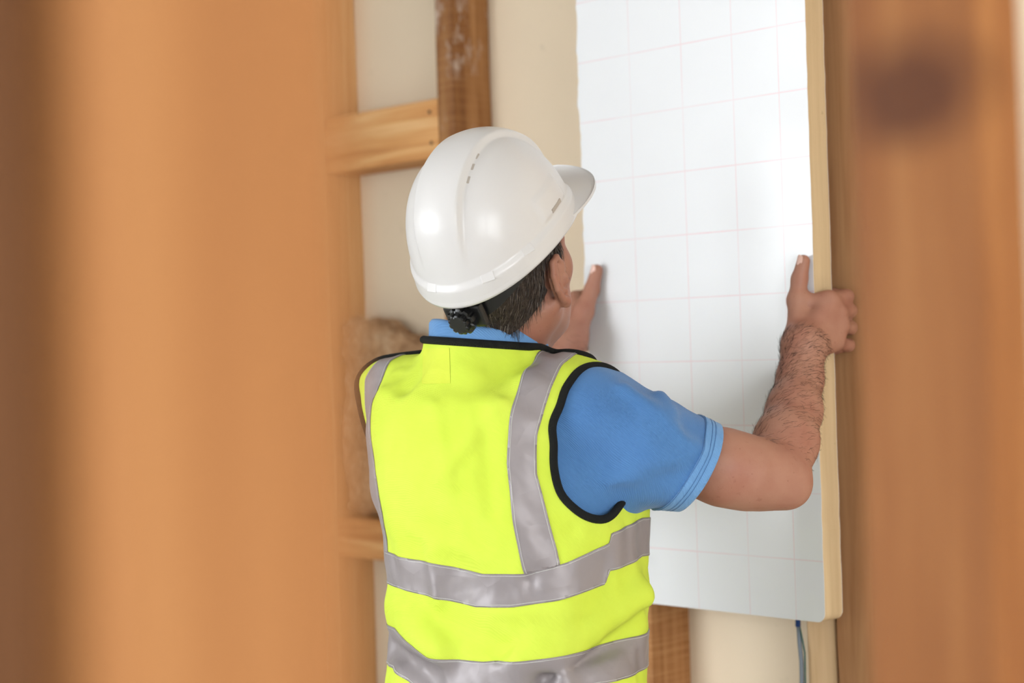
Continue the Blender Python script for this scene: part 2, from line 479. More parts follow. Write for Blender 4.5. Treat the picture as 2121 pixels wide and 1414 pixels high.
nogging((-1.300, YS + 0.001, zb2 - 0.02), (-0.938, YP, zt2), 'lower horizontal timber beside the left hip of the vest', [])

# ------------------------------------------------------------------ foreground partition posts (out of focus)
def fore(px, py, d):
    r, z = ray(px, py)
    return CAM + AX_R * r * d + AX_F * d + AX_Z * z * d
q = fore(730, 700, 0.50)           # its right edge as seen
XA = q[0]; YA = q[1]
timber('partition_post', (XA - 0.10, YA - 0.083, 0), (XA, YA, HC), M['fore_post'], 'large blurred orange timber post filling the left third of the picture', 'post', 'posts of the near partition', 0.004)
tag(bm_obj('shade_sheet_partition', box_bm((XA - 0.112, YF, 0), (XA - 0.1015, YA - 0.09, HC), 0.002), M['plaster_room']), 'unseen plasterboard sheet added on the near partition to block window light', None, None, 'structure')  # invented sheet out of view, blocks window light on the near posts
timber('partition_post', (XA - 0.10, YA - 0.140, 0), (XA - 0.012, YA - 0.0835, HC), M['fore_shade'], 'dark blurred timber post at the left edge of the picture', 'post', 'posts of the near partition', 0.004)  # added dark timber, stands in for the shaded side of the orange post
q2 = fore(1772, 700, 1.07)         # left edge of the far post
XB = q2[0]
timber('partition_post', (XB, q2[1], 0), (XB + 0.089, q2[1] + 0.044, HC), M['fore_side'], 'blurred brown timber post at the right edge of the picture', 'post', 'posts of the near partition', 0.004)

kz = onY(1890, 195, q2[1])
add_knot(M['fore_side'], (0.97 * (kz[0] - XB - 0.0445) + 0.015, 0.97 * -0.022 + 0.015, 0.97 * kz[2] + 0.015), (0.058, 0.06, 0.042), srgb(80, 40, 15))

# ------------------------------------------------------------------ insulation board
BX0, BX1, BT = -0.476, 0.0, 0.043
root = empty('insulation_board', (BX1, 0, BZ0))
tag(root, 'white foil faced foam insulation board with red printed squares held against the studs', 'insulation board')
BH = 1.25
def rounded_outline(x0, x1, z0, z1, r, rag):
    pts = []
    def arc(cx_, cz_, a0, a1, n=8):
        for i in range(n + 1):
            a = a0 + (a1 - a0) * i / n
            pts.append((cx_ + r * math.cos(a), cz_ + r * math.sin(a)))
    arc(x1 - r, z0 + r, -math.pi / 2, 0)
    for k in range(1, 60): pts.append((x1 + rag * 0.4 * (RNG.random() - 0.5), z0 + r + (z1 - z0 - 2 * r) * k / 60))
    arc(x1 - r, z1 - r, 0, math.pi / 2)
    arc(x0 + r, z1 - r, math.pi / 2, math.pi)
    rr = 0
    for k in range(119, 0, -1):
        rr = rr * 0.7 + rag * (RNG.random() - 0.5) * 1.6
        pts.append((x0 + rr, z0 + r + (z1 - z0 - 2 * r) * k / 120))
    arc(x0 + r, z0 + r, math.pi, 1.5 * math.pi)
    return pts
OUT = rounded_outline(BX0, BX1, 0, BH, 0.014, 0.003)
def slab(pts, y0, y1, name, mat, parent, shrink=0.0):
    n = len(pts)
    V = [(p[0], y0, p[1]) for p in pts] + [(p[0], y1, p[1]) for p in pts]
    F = [tuple(range(n)), tuple(range(2 * n - 1, n - 1, -1))]
    F += [(i, n + i, n + (i + 1) % n, (i + 1) % n) for i in range(n)]
    bm = bmesh.new(); vs = [bm.verts.new(v) for v in V]
    for f in F: bm.faces.new([vs[i] for i in f])
    bmesh.ops.recalc_face_normals(bm, faces=bm.faces)
    return bm_obj(name, bm, mat, parent)
slab(OUT, 0.0006, BT - 0.0006, 'foam_core', M['foam'], root)
slab(OUT, 0.0, 0.0006, 'foil_facing', M['foil'], root)
slab(OUT, BT - 0.0006, BT, 'foil_backing', M['foil'], root)

# ------------------------------------------------------------------ electric cable below the board
croot = empty('electric_cable', (-0.098, YS - 0.01, 0))
tag(croot, 'grey electric cable hanging below the board beside the pale stud', 'cable')
def cpath(px_list, Y): return [onY(x, y, Y) - np.array(croot.location) for x, y in px_list]
YC = YS - 0.006
V, F = tube(cpath([(1650, 1150), (1652, 1240), (1653, 1297)], YC), 0.0042, 10); mesh_from('blue_sleeve', V, F, M['cable_blue'], croot)
V, F = tube(cpath([(1654, 1297), (1656, 1330), (1660, 1370), (1661, 1420), (1663, 1600), (1655, 2000)], YC), 0.0034, 10); mesh_from('grey_core', V, F, M['cable_grey'], croot)
V, F = tube(cpath([(1656, 1297), (1662, 1325), (1667, 1352), (1668, 1414), (1668, 1600), (1660, 2000)], YC), 0.0016, 8); mesh_from('green_core', V, F, M['cable_green'], croot)

# ------------------------------------------------------------------ signed distance modelling
def vnoise(p, seed=0):
    p = p + seed * 17.31
    i = np.floor(p).astype(np.int64); f = p - i
    f = f * f * f * (f * (f * 6 - 15) + 10)
    def h(ix, iy, iz):
        n = (ix * 374761393 + iy * 668265263 + iz * 2147483647 + seed * 974711) & 0xffffffff
        n = ((n ^ (n >> 13)) * 1274126177) & 0xffffffff
        n = (n ^ (n >> 16)) & 0xffff
        return n / 32767.5 - 1.0
    r = 0
    for dx in (0, 1):
        wx = f[:, 0] if dx else 1 - f[:, 0]
        for dy in (0, 1):
            wy = f[:, 1] if dy else 1 - f[:, 1]
            for dz in (0, 1):
                wz = f[:, 2] if dz else 1 - f[:, 2]
                r = r + wx * wy * wz * h(i[:, 0] + dx, i[:, 1] + dy, i[:, 2] + dz)
    return r
def smin(a, b, k):
    if k <= 0: return np.minimum(a, b)
    h = np.maximum(k - np.abs(a - b), 0) / k
    return np.minimum(a, b) - h * h * k * 0.25
def smax(a, b, k): return -smin(-a, -b, k)
def rcone(p, a, b, ra, rb):
    a = np.asarray(a, float); b = np.asarray(b, float)
    ab = b - a; L2 = ab @ ab
    t = np.clip(((p - a) @ ab) / L2, 0, 1)
    q = p - a - t[:, None] * ab
    return np.sqrt(np.einsum('ij,ij->i', q, q)) - (ra + (rb - ra) * t)
def ellip(p, c, r, rot=None):
    q = p - np.asarray(c)
    if rot is not None: q = q @ np.asarray(rot)
    r = np.asarray(r, float)
    q = q / r; k0 = np.sqrt(np.einsum('ij,ij->i', q, q)); q = q / r; k1 = np.sqrt(np.einsum('ij,ij->i', q, q))
    return k0 * (k0 - 1.0) / (k1 + 1e-9)
def chain(p, pts, rads, k=0.008):
    d = None
    for i in range(len(pts) - 1):
        e = rcone(p, pts[i], pts[i + 1], rads[i], rads[i + 1])
        d = e if d is None else smin(d, e, k)
    return d

def mesh_sdf(f, lo, hi, h, B=16, lip=1.6, project=2):
    lo = np.asarray(lo, float); hi = np.asarray(hi, float)
    nb = np.ceil((hi - lo) / (h * B)).astype(int)
    n = nb * B
    G = np.full(tuple(n + 1), 1.0, dtype=np.float32)
    bi = np.stack(np.meshgrid(*[np.arange(k) for k in nb], indexing='ij'), -1).reshape(-1, 3)
    cen = lo + (bi + 0.5) * (B * h)
    dc = f(cen)
    act = np.abs(dc) < B * h * 0.87 * lip
    for b_, d_ in zip(bi[~act], dc[~act]):
        if d_ < 0:
            s = b_ * B; G[s[0]:s[0] + B + 1, s[1]:s[1] + B + 1, s[2]:s[2] + B + 1] = d_
    b2 = B // 2
    sub = np.stack(np.meshgrid((0, 1), (0, 1), (0, 1), indexing='ij'), -1).reshape(-1, 3)
    si = (bi[act][:, None, :] * 2 + sub[None]).reshape(-1, 3)
    ds = f(lo + (si + 0.5) * (b2 * h))
    a2 = np.abs(ds) < b2 * h * 0.87 * lip
    for b_, d_ in zip(si[~a2], ds[~a2]):
        if d_ < 0:
            s = b_ * b2; G[s[0]:s[0] + b2 + 1, s[1]:s[1] + b2 + 1, s[2]:s[2] + b2 + 1] = d_
    si = si[a2]
    ar = np.arange(b2 + 1)
    loc = np.stack(np.meshgrid(ar, ar, ar, indexing='ij'), -1).reshape(-1, 3)
    for k0 in range(0, len(si), 40):
        ss = si[k0:k0 + 40] * b2
        pts = lo + (ss[:, None, :] + loc[None]).reshape(-1, 3) * h
        val = f(pts).reshape(-1, b2 + 1, b2 + 1, b2 + 1)
        for s, v_ in zip(ss, val):
            G[s[0]:s[0] + b2 + 1, s[1]:s[1] + b2 + 1, s[2]:s[2] + b2 + 1] = v_
    ins = G < 0
    cnt = np.zeros(tuple(n), dtype=np.uint8)
    for dx in (0, 1):
        for dy in (0, 1):
            for dz in (0, 1):
                cnt += ins[dx:dx + n[0], dy:dy + n[1], dz:dz + n[2]]
    cells = np.argwhere((cnt > 0) & (cnt < 8))
    idx = np.full(tuple(n), -1, dtype=np.int64)
    idx[tuple(cells.T)] = np.arange(len(cells))
    cor = [(dx, dy, dz) for dx in (0, 1) for dy in (0, 1) for dz in (0, 1)]
    vals = {c: G[cells[:, 0] + c[0], cells[:, 1] + c[1], cells[:, 2] + c[2]].astype(float) for c in cor}
    acc = np.zeros((len(cells), 3)); num = np.zeros(len(cells))
    for a in cor:
        for ax in range(3):
            if a[ax] == 0:
                b2 = list(a); b2[ax] = 1; b2 = tuple(b2)
                va, vb = vals[a], vals[b2]
                cr = (va < 0) != (vb < 0)
                t = np.where(cr, va / np.where(cr, va - vb, 1), 0)
                pt = np.tile(np.array(a, float), (len(cells), 1)); pt[:, ax] += t
                acc += pt * cr[:, None]; num += cr
    V = lo + (cells + acc / num[:, None]) * h
    quads = []
    for ax in range(3):
        o1, o2 = [(1, 2), (2, 0), (0, 1)][ax]
        sl0 = [slice(0, n[0]), slice(0, n[1]), slice(0, n[2])]; sl1 = list(sl0)
        sl1[ax] = slice(1, n[ax] + 1)
        A = ins[tuple(sl0)]; Bm = ins[tuple(sl1)]
        e = np.argwhere(A != Bm)
        e = e[(e[:, o1] > 0) & (e[:, o2] > 0)]
        def off(k1, k2):
            c = e.copy(); c[:, o1] -= k1; c[:, o2] -= k2
            return idx[tuple(c.T)]
        q = np.stack([off(1, 1), off(0, 1), off(0, 0), off(1, 0)], 1)
        fl = A[tuple(e.T)]
        q[~fl] = q[~fl][:, ::-1]
        quads.append(q)
    Q = np.concatenate(quads)
    Q = Q[(Q >= 0).all(1)]
    for _ in range(project):
        d = f(V); g = grad(f, V, h * 0.3)
        gn = (g * g).sum(1)
        step = g * (d / np.maximum(gn, 0.05))[:, None]
        ln = np.linalg.norm(step, axis=1); step *= np.minimum(1, h * 0.6 / np.maximum(ln, 1e-9))[:, None]
        V = V - step
    return V, Q
def grad(f, V, e):
    g = np.zeros_like(V)
    for a in range(3):
        d = np.zeros(3); d[a] = e
        g[:, a] = (f(V + d) - f(V - d)) / (2 * e)
    return g
def tris(Q): return np.concatenate([Q[:, [0, 1, 2]], Q[:, [0, 2, 3]]])
def compact(V, T, *attrs):
    used = np.unique(T); mp = np.full(len(V), -1); mp[used] = np.arange(len(used))
    return (V[used], mp[T]) + tuple(a[used] for a in attrs)
def clip(V, T, g):                       # keep the part of the surface where g < 0
    g = np.asarray(g, float)
    ins = g < 0
    c = ins[T].sum(1)
    keep = T[c == 3]
    newV = [V]; base = len(V); cache = {}; add = []; extra = []
    def cut(i, j):
        key = (i, j) if i < j else (j, i)
        if key not in cache:
            t = g[i] / (g[i] - g[j]); cache[key] = base + len(extra); extra.append(V[i] + t * (V[j] - V[i]))
        return cache[key]
    for t in T[(c == 1) | (c == 2)]:
        s = ins[t]
        k = int(np.argmax(s)) if s.sum() == 1 else int(np.argmin(s))
        a, b_, d = int(t[k]), int(t[(k + 1) % 3]), int(t[(k + 2) % 3])
        x, y = cut(a, b_), cut(a, d)
        if s.sum() == 1: add.append((a, x, y))
        else: add.append((x, b_, d)); add.append((x, d, y))
    Vn = np.concatenate([V, np.array(extra).reshape(-1, 3)])
    Tn = np.concatenate([keep, np.array(add, dtype=np.int64).reshape(-1, 3)])
    return compact(Vn, Tn)
def loops(T):
    e = np.concatenate([T[:, [0, 1]], T[:, [1, 2]], T[:, [2, 0]]])
    key = {}
    for a, b_ in e: key[(int(a), int(b_))] = 1
    nxt = {}
    for a, b_ in key:
        if (b_, a) not in key: nxt[a] = b_
    out = []
    while nxt:
        a, b_ = nxt.popitem(); L = [a]
        while b_ in nxt: L.append(b_); b_ = nxt.pop(b_)
        L.append(b_)
        out.append(L)
    return out
def smooth_loop(pts, step, it=3, closed=True):
    pts = np.asarray(pts)
    if closed: pts = np.concatenate([pts, pts[:1]])
    s = np.concatenate([[0], np.cumsum(np.linalg.norm(np.diff(pts, axis=0), axis=1))])
    n = max(8, int(s[-1] / step))
    u = np.linspace(0, s[-1], n + (1 if not closed else 0), endpoint=not closed)
    r = np.stack([np.interp(u, s, pts[:, k]) for k in range(3)], 1)
    for _ in range(it):
        if closed: r = (np.roll(r, 1, 0) + 2 * r + np.roll(r, -1, 0)) / 4
        else: r[1:-1] = (r[:-2] + 2 * r[1:-1] + r[2:]) / 4
    return r

# ------------------------------------------------------------------ mineral wool between the far studs
def wool_sdf(p):
    top = np.interp(p[:, 0], [-1.30, -1.18, -1.08, -1.0, -0.94], [1.570, 1.555, 1.515, 1.49, 1.47])
    x0, x1, y0, y1, z0 = -1.294, -0.943, YS + 0.006, YP - 0.002, zt2 + 0.006
    c = np.array([(x0 + x1) / 2, (y0 + y1) / 2])
    dx = np.abs(p[:, 0] - c[0]) - (x1 - x0) / 2; dy = np.abs(p[:, 1] - c[1]) - (y1 - y0) / 2
    dz = np.maximum(z0 - p[:, 2], p[:, 2] - top)
    d = smax(smax(dx, dy, 0.03), dz, 0.03)
    return d + 0.006 * vnoise(p * 22, 3) + 0.004 * vnoise(p * 55, 4) + 0.004
V, Q = mesh_sdf(wool_sdf, (-1.32, YS - 0.02, zt2 - 0.02), (-0.92, YP + 0.02, 1.66), 0.006, lip=2, project=1)
V[:, 0] = np.clip(V[:, 0], -1.295, -0.942); V[:, 1] = np.minimum(V[:, 1], YP - 0.002); V[:, 2] = np.maximum(V[:, 2], zt2 + 0.004)
wb = np.array([-1.12, 0.13, zt2])
wroot = empty('mineral_wool_batt', tuple(wb))
tag(wroot, 'fluffy tan mineral wool batt between studs behind the left shoulder', 'insulation')
mesh_from('batt', V - wb, Q, M['wool'], wroot)
def strands(roots, dirs, length, width, bend, seg=3, seed=1):
    r = np.random.default_rng(seed); n = len(roots)
    V = np.zeros((n, 2 * seg + 1, 3)); side = np.cross(dirs, r.normal(size=(n, 3)))
    side /= np.linalg.norm(side, axis=1)[:, None] + 1e-9
    cur = roots.copy(); d = dirs.copy()
    for k in range(seg):
        w = width * (1 - 0.6 * k / seg)
        V[:, 2 * k] = cur - side * w[:, None] / 2; V[:, 2 * k + 1] = cur + side * w[:, None] / 2
        cur = cur + d * (length / seg)[:, None]
        d = d + bend * (1.0 / seg); d /= np.linalg.norm(d, axis=1)[:, None] + 1e-9
    V[:, 2 * seg] = cur
    F = []
    tri = []
    for k in range(seg - 1):
        a = 2 * k; tri += [(a, a + 1, a + 3), (a, a + 3, a + 2)]
    a = 2 * (seg - 1); tri.append((a, a + 1, a + 2))
    tri = np.array(tri)
    F = (np.arange(n)[:, None, None] * (2 * seg + 1) + tri[None]).reshape(-1, 3)
    return V.reshape(-1, 3), F
sel = np.where((V[:, 1] < YS + 0.05) | (V[:, 2] > 1.48))[0]
sel = RNG.choice(sel, 1600)
nrm = grad(wool_sdf, V[sel], 0.004); nrm /= np.linalg.norm(nrm, axis=1)[:, None] + 1e-9
dr = nrm + RNG.normal(size=(len(sel), 3)) * 0.8; dr /= np.linalg.norm(dr, axis=1)[:, None]
dr[:, 1] = np.where(V[sel][:, 1] > YP - 0.03, -np.abs(dr[:, 1]), dr[:, 1])
SV, SF = strands(V[sel], dr, RNG.uniform(0.008, 0.022, len(sel)), np.full(len(sel), 0.0009), RNG.normal(size=(len(sel), 3)) * 0.9)
SV[:, 0] = np.clip(SV[:, 0], -1.296, -0.941); SV[:, 1] = np.minimum(SV[:, 1], YP - 0.001); SV[:, 2] = np.maximum(SV[:, 2], zt2 + 0.003)
tag(mesh_from('loose_fibre', SV - wb, SF, M['wool_fibre'], wroot), kind='stuff')

# ------------------------------------------------------------------ the worker
PBASE = CAM + AX_F * F0; PBASE[2] = 0
person = empty('person', tuple(PBASE), YAW)
tag(person, 'worker in yellow high visibility vest and blue polo shirt lifting a board, seen from behind', 'person')
TY = math.radians(28)
TR = np.array([math.cos(TY), -math.sin(TY), 0.0]); TF = np.array([math.sin(TY), math.cos(TY), 0.0]); UZ = np.array([0, 0, 1.0])

# head frame, and the frame of the hat that sits pushed back on it
def frame(yaw, pitch):
    y_, p_ = math.radians(yaw), math.radians(pitch)
    f_ = np.array([math.sin(y_) * math.cos(p_), math.cos(y_) * math.cos(p_), math.sin(p_)])
    r_ = np.array([math.cos(y_), -math.sin(y_), 0.0])
    return r_, f_, np.cross(r_, f_)
HR, HF, HU = frame(32, 26)
HC_ = P(1054, 574, 2.52)
HM = np.stack([HR, HF, HU], 1)                     # columns: head axes in the worker's frame
def H(x, y, z): return HC_ + HM @ np.array([x, y, z])
HATM = np.stack(frame(34, 35), 1)
HATC = P(1060, 575, 2.52)

# torso profile (rows from the collar down): picture row, centre, half width, body half depth
rows = [(770, 1003, 205, 0.105), (800, 1004, 228, 0.118), (850, 1012, 250, 0.132), (950, 1030, 268, 0.142), (1040, 1055, 274, 0.142),
        (1130, 1070, 264, 0.138), (1220, 1079, 255, 0.136), (1320, 1074, 261, 0.138), (1414, 1074, 264, 0.14), (1520, 1074, 266, 0.14)]
zz, cxx, aa, bb = [], [], [], []
for (py, pc, hw, bd) in rows:
    p0 = P(pc, py, F0); half = hw * F0 / FOC
    a2 = (half ** 2 - (bd * math.sin(TY)) ** 2) / math.cos(TY) ** 2
    zz.append(p0[2]); cxx.append(p0[0]); aa.append(math.sqrt(max(a2, 0.01))); bb.append(bd)
zz = np.array(zz)[::-1]; cxx = np.array(cxx)[::-1]; aa = np.array(aa)[::-1]; bb = np.array(bb)[::-1]
def smooth_prof(v):
    zi = np.linspace(zz[0], zz[-1], 200); y = np.interp(zi, zz, v)
    for _ in range(160): y[1:-1] = (y[:-2] + 2 * y[1:-1] + y[2:]) / 4
    return zi, y
ZI, CX = smooth_prof(cxx); _, AA = smooth_prof(aa); _, BB = smooth_prof(bb)
def torso(p, inset=0.0):
    z = p[:, 2]
    c = np.interp(z, ZI, CX); a = np.interp(z, ZI, AA) - inset; b_ = np.interp(z, ZI, BB) - inset
    q = p.copy(); q[:, 0] -= c
    s = q @ TR; t = q[:, :2] @ TF[:2]
    k = (np.abs(s / a) ** 2.3 + np.abs(t / b_) ** 2.3) ** (1 / 2.3)
    d = (k - 1) * np.minimum(a, b_)
    return smax(d, z - (ZI[-1] - inset), 0.03)
NB = P(1004, 800, 2.545)                           # base of the neck
SL = P(815, 822, 2.63)                             # left shoulder cap
SR = P(1216, 832, 2.475)                           # right shoulder cap
def shoulders(p, inset=0.0):
    d = rcone(p, NB, SL, 0.060 - inset, 0.055 - inset)
    return smin(d, rcone(p, NB, SR, 0.060 - inset, 0.056 - inset), 0.02)
NK0 = P(1010, 800, 2.545); NK1 = P(1012, 690, 2.545)
def neckring(p, r):
    q = p - NK0; t = np.clip(q[:, 2] / (NK1[2] - NK0[2]), 0, 1)
    ra = r + 0.012 * (1 - t) ** 2
    q = q - np.outer(t, NK1 - NK0)
    k = np.sqrt(q[:, 0] ** 2 + q[:, 1] ** 2)
    return np.maximum(k - ra, np.maximum(p[:, 2] - NK1[2] - 0.03, NK0[2] - p[:, 2]))
FOLDS = []     # (a, b, amplitude, width) soft folds of the vest
def fold(a, b_, amp, w): FOLDS.append((P(*a), P(*b_), amp, w))   # picture landmarks of the creases
fold((1335, 1235, 2.45), (1080, 1365, 2.41), 0.015, 0.022)
fold((1330, 1290, 2.45), (1130, 1400, 2.41), -0.013, 0.020)
fold((830, 1255, 2.55), (905, 1345, 2.45), 0.015, 0.022)
fold((820, 1340, 2.56), (890, 1395, 2.46), -0.010, 0.020)
fold((870, 720, 2.52), (840, 800, 2.50), -0.010, 0.016)
fold((880, 810, 2.47), (1040, 800, 2.42), -0.004, 0.02)
fold((1090, 740, 2.46), (980, 800, 2.42), -0.007, 0.013)
fold((890, 1150, 2.45), (900, 1250, 2.45), 0.005, 0.016)
fold((1265, 1090, 2.43), (1262, 1220, 2.43), 0.005, 0.012)
fold((1240, 1090, 2.43), (1238, 1220, 2.43), -0.004, 0.012)
fold((900, 840, 2.44), (930, 1000, 2.42), 0.003, 0.012)
fold((1000, 860, 2.41), (1020, 1060, 2.40), -0.003, 0.012)
fold((1040, 830, 2.41), (900, 1000, 2.42), 0.003, 0.010)
fold((850, 1100, 2.47), (1010, 1160, 2.41), 0.003, 0.012)
fold((1180, 1100, 2.41), (1100, 1200, 2.40), -0.003, 0.012)
fold((1000, 1270, 2.40), (1180, 1262, 2.40), 0.004, 0.014)
fold((900, 1290, 2.44), (1050, 1340, 2.41), -0.005, 0.016)
fold((1200, 1290, 2.41), (1040, 1350, 2.41), -0.005, 0.014)
def vest_core(p):
    return smin(smin(torso(p), shoulders(p), 0.035), neckring(p, 0.0875), 0.02)
def vest_sdf(p):
    d = vest_core(p)
    u_ = np.stack([p[:, 0] * 0.8 + p[:, 2] * 0.5, p[:, 1], p[:, 2] * 0.75 - p[:, 0] * 0.6], 1)
    w = 0.0048 * vnoise(p * np.array([15, 15, 5]), 11) + 0.0034 * vnoise(u_ * np.array([34, 30, 11]), 12) + 0.0010 * vnoise(p * np.array([70, 60, 40]), 13)
    for a, b_, amp, wd in FOLDS:
        c_ = (a + b_) / 2; rr = np.linalg.norm(b_ - a) / 2 + 2.6 * wd
        k = np.abs(p - c_).max(1) < rr
        if k.any(): w[k] += 1.6 * amp * np.exp(-(rcone(p[k], a, b_, 0, 0) / wd) ** 2)
    return d - w
def inner(p, inset):                                # body under the clothes
    d = smin(torso(p, inset), shoulders(p, inset), 0.03)
    return d

# right arm landmarks
EL = P(1619, 997, 2.495)
WR_w = onY(1664, 718, -0.045); WRR = W2L(WR_w)
SHR = P(1235, 885, 2.455)
UA1 = P(1500, 968, 2.48)
LEL = P(930, 1000, 2.90); LSH = P(835, 855, 2.68)
WLL = W2L(onY(1172, 712, -0.065))
def sleeve_r(p, g=0.0):
    d = rcone(p, P(1240, 872, 2.475), P(1330, 920, 2.468), 0.072 + g, 0.070 + g)
    d = smin(d, rcone(p, P(1330, 920, 2.468), P(1450, 966, 2.478), 0.070 + g, 0.0615 + g), 0.01)
    d = smin(d, rcone(p, P(1235, 985, 2.475), P(1380, 965, 2.475), 0.045 + g, 0.050 + g), 0.03)
    return d
SFOLDS = [(P(1300, 800, 2.42), P(1420, 900, 2.40), 0.009, 0.014), (P(1370, 815, 2.44), P(1390, 850, 2.42), 0.010, 0.012),
          (P(1270, 1000, 2.40), P(1440, 930, 2.41), 0.009, 0.016), (P(1200, 970, 2.38), P(1400, 990, 2.40), -0.008, 0.014),
          (P(1190, 860, 2.38), P(1330, 870, 2.38), 0.006, 0.02)]
def shirt_sdf(p):
    d = inner(p, 0.010)
    d = smin(d, sleeve_r(p), 0.03)
    d = smin(d, rcone(p, LSH, LSH + 0.55 * (LEL - LSH), 0.050, 0.054), 0.03)
    w = 0.002 * vnoise(p * np.array([24, 24, 18]), 21)
    for a, b_, amp, wd in SFOLDS:
        e = rcone(p, a, b_, 0, 0); w = w + amp * np.exp(-(e / wd) ** 2)
    d = d - w
    s_, t_, z_ = tcoord(p, AC_R)                    # stays under the vest wherever the vest covers it
    k = np.sqrt(t_ ** 2 + z_ ** 2) / np.interp(np.arctan2(z_, t_), af, rf)
    cov = np.clip((k - 0.93) / 0.12, 0, 1) * (1 - np.clip((s_ - 0.01) / 0.04, 0, 1))
    cov = np.where(s_ < -0.14, 1.0, cov)
    return smax(d, vest_core(p) + 0.013 - 0.15 * (1 - cov), 0.004)

# ---- vest surface
V0, Q0 = mesh_sdf(vest_sdf, (-0.32, -0.26, 0.94), (0.30, 0.28, 1.56), 0.0048, lip=1.8)
T0 = tris(Q0)
def tcoord(p, c):
    q = p - c
    return q @ TR, q @ TF, q[:, 2]
AC_R = P(1232, 916, 2.43)
AC_L = P(775, 850, 2.66)
def hit(px, py, f, d0=2.2, d1=2.8):
    p = P(px, py, d0)
    t = d0
    for _ in range(400):
        q = P(px, py, t); d = float(f(q[None])[0])
        if d < 0.0004: return q
        t += max(d * 0.5, 0.0006)
        if t > d1: return None
    return None
ARM_A, ARM_R = [], []
for x_, y_ in ((1222, 750), (1192, 775), (1167, 840), (1154, 920), (1157, 985), (1177, 1040), (1210, 1078), (1240, 1084), (1268, 1068), (1286, 1035)):
    q_ = hit(x_, y_, vest_sdf)
    if q_ is None: continue
    _, t_, z_ = tcoord(q_[None], AC_R)
    ARM_A.append(math.atan2(z_[0], t_[0])); ARM_R.append(math.hypot(z_[0], t_[0]))
print('ARM', [(round(math.degrees(a_)), round(r_, 3)) for a_, r_ in zip(ARM_A, ARM_R)])
o_ = np.argsort(ARM_A); ARM_A = np.array(ARM_A)[o_]; ARM_R = np.array(ARM_R)[o_]
for a_, r_ in ((0.0, 0.085), (0.6, 0.088)):
    k_ = np.searchsorted(ARM_A, a_); ARM_A = np.insert(ARM_A, k_, a_); ARM_R = np.insert(ARM_R, k_, r_)
ARM_A = np.concatenate([ARM_A - 2 * math.pi, ARM_A, ARM_A + 2 * math.pi]); ARM_R = np.tile(ARM_R, 3)
af = np.linspace(-math.pi, math.pi, 241); rf = np.interp(af, ARM_A, ARM_R)
for _ in range(60): rf = (np.roll(rf, 1) + 2 * rf + np.roll(rf, -1)) / 4
def g_arm_r(p):
    s, t, z = tcoord(p, AC_R)
    k = np.sqrt(t ** 2 + z ** 2) / np.interp(np.arctan2(z, t), af, rf)
    return np.where(s > -0.14, 1 - k, -1.0 + 0 * k)
def g_arm_l(p):
    s, t, z = tcoord(p, AC_L)
    k = np.sqrt(((t - 0.03) / 0.095) ** 2 + (z / 0.085) ** 2)
    return np.where(s < 0.10, 1 - k, -1.0 + 0 * k)
NKZ = P(1006, 712, 2.46)
def g_neck(p):
    q = p - NKZ
    s, t, z = tcoord(p, P(1006, 712, 2.545))
    cut = NKZ[2] - 0.10 * (p[:, 0] - NKZ[0]) - 0.75 * np.maximum(t - 0.0, 0) 
    rad = np.sqrt((p[:, 0] - NK1[0]) ** 2 + (p[:, 1] - NK1[1]) ** 2)
    return np.maximum(p[:, 2] - cut, 0) * (rad < 0.15) + np.where((rad < 0.15), np.minimum(p[:, 2] - cut, 0), -1)
def cutvest(V, T):
    V, T = clip(V, T, g_neck(V))
    V, T = clip(V, T, g_arm_r(V))
    V, T = clip(V, T, g_arm_l(V))
    V, T = clip(V, T, 0.96 - V[:, 2])
    return V, T
VV, VT = cutvest(V0, T0)
vest = mesh_from('high_visibility_vest', VV, VT, M['vest'], person)
tag(vest, 'fluorescent yellow high visibility vest')
sm = vest.modifiers.new('thickness', 'SOLIDIFY'); sm.thickness = 0.002; sm.offset = -1
for L in loops(VT):
    if len(L) < 30: continue
    pts = smooth_loop(VV[L], 0.006, 4)
    if pts[:, 2].mean() < 1.0: continue
    n_ = grad(vest_sdf, pts, 0.004); n_ /= np.linalg.norm(n_, axis=1)[:, None]
    Vt, Ft = tube(pts + n_ * 0.0005, 0.0056, 10, closed=True)
    mesh_from('edge_binding', Vt, Ft, M['binding'], vest)
# reflective tapes laid on the vest
def tape(name, lo_g, off=0.0012, mat='tape', thick=True):
    V, T = VV, VT
    for g in lo_g:
        V, T = clip(V, T, g(V))
    n_ = grad(vest_sdf, V, 0.004); n_ /= np.linalg.norm(n_, axis=1)[:, None]
    o = mesh_from(name, V + n_ * off, T, M[mat], vest)
    if not thick: return tag(o, kind='stuff')
    md = o.modifiers.new('thickness', 'SOLIDIFY'); md.thickness = 0.001; md.offset = -1
    return V, T
def bandz(p, tab):                      # height of a tape edge as a function of the angle around the body
    c = np.interp(p[:, 2], ZI, CX)
    q = p.copy(); q[:, 0] -= c
    ang = np.arctan2(q @ TR, -(q @ TF))   # 0 at the spine, + to his right
    return np.interp(ang, tab[0], tab[1])
BANDS = {'up_hi': None}
def band_table(pts):
    A, Zs = [], []
    for x, y in pts:
        q = hit(x, y, vest_sdf)
        if q is None: continue
        c = np.interp(q[2], ZI, CX); v = q - np.array([c, 0, 0])
        A.append(math.atan2(v @ TR, -(v @ TF))); Zs.append(q[2])
    o = np.argsort(A); A = np.array(A)[o]; Zs = np.array(Zs)[o]
    return A, Zs
def with_front(tab):
    A, Zs = tab
    zl = (Zs[0] + Zs[-1]) / 2
    A = np.concatenate([[-math.pi], A, [math.pi]]); Zs = np.concatenate([[zl], Zs, [zl]])
    return A, Zs
U1 = with_front(band_table([(806, 1143), (890, 1165), (1000, 1188), (1085, 1188), (1170, 1166), (1262, 1124), (1266, 1104), (1330, 1072)]))
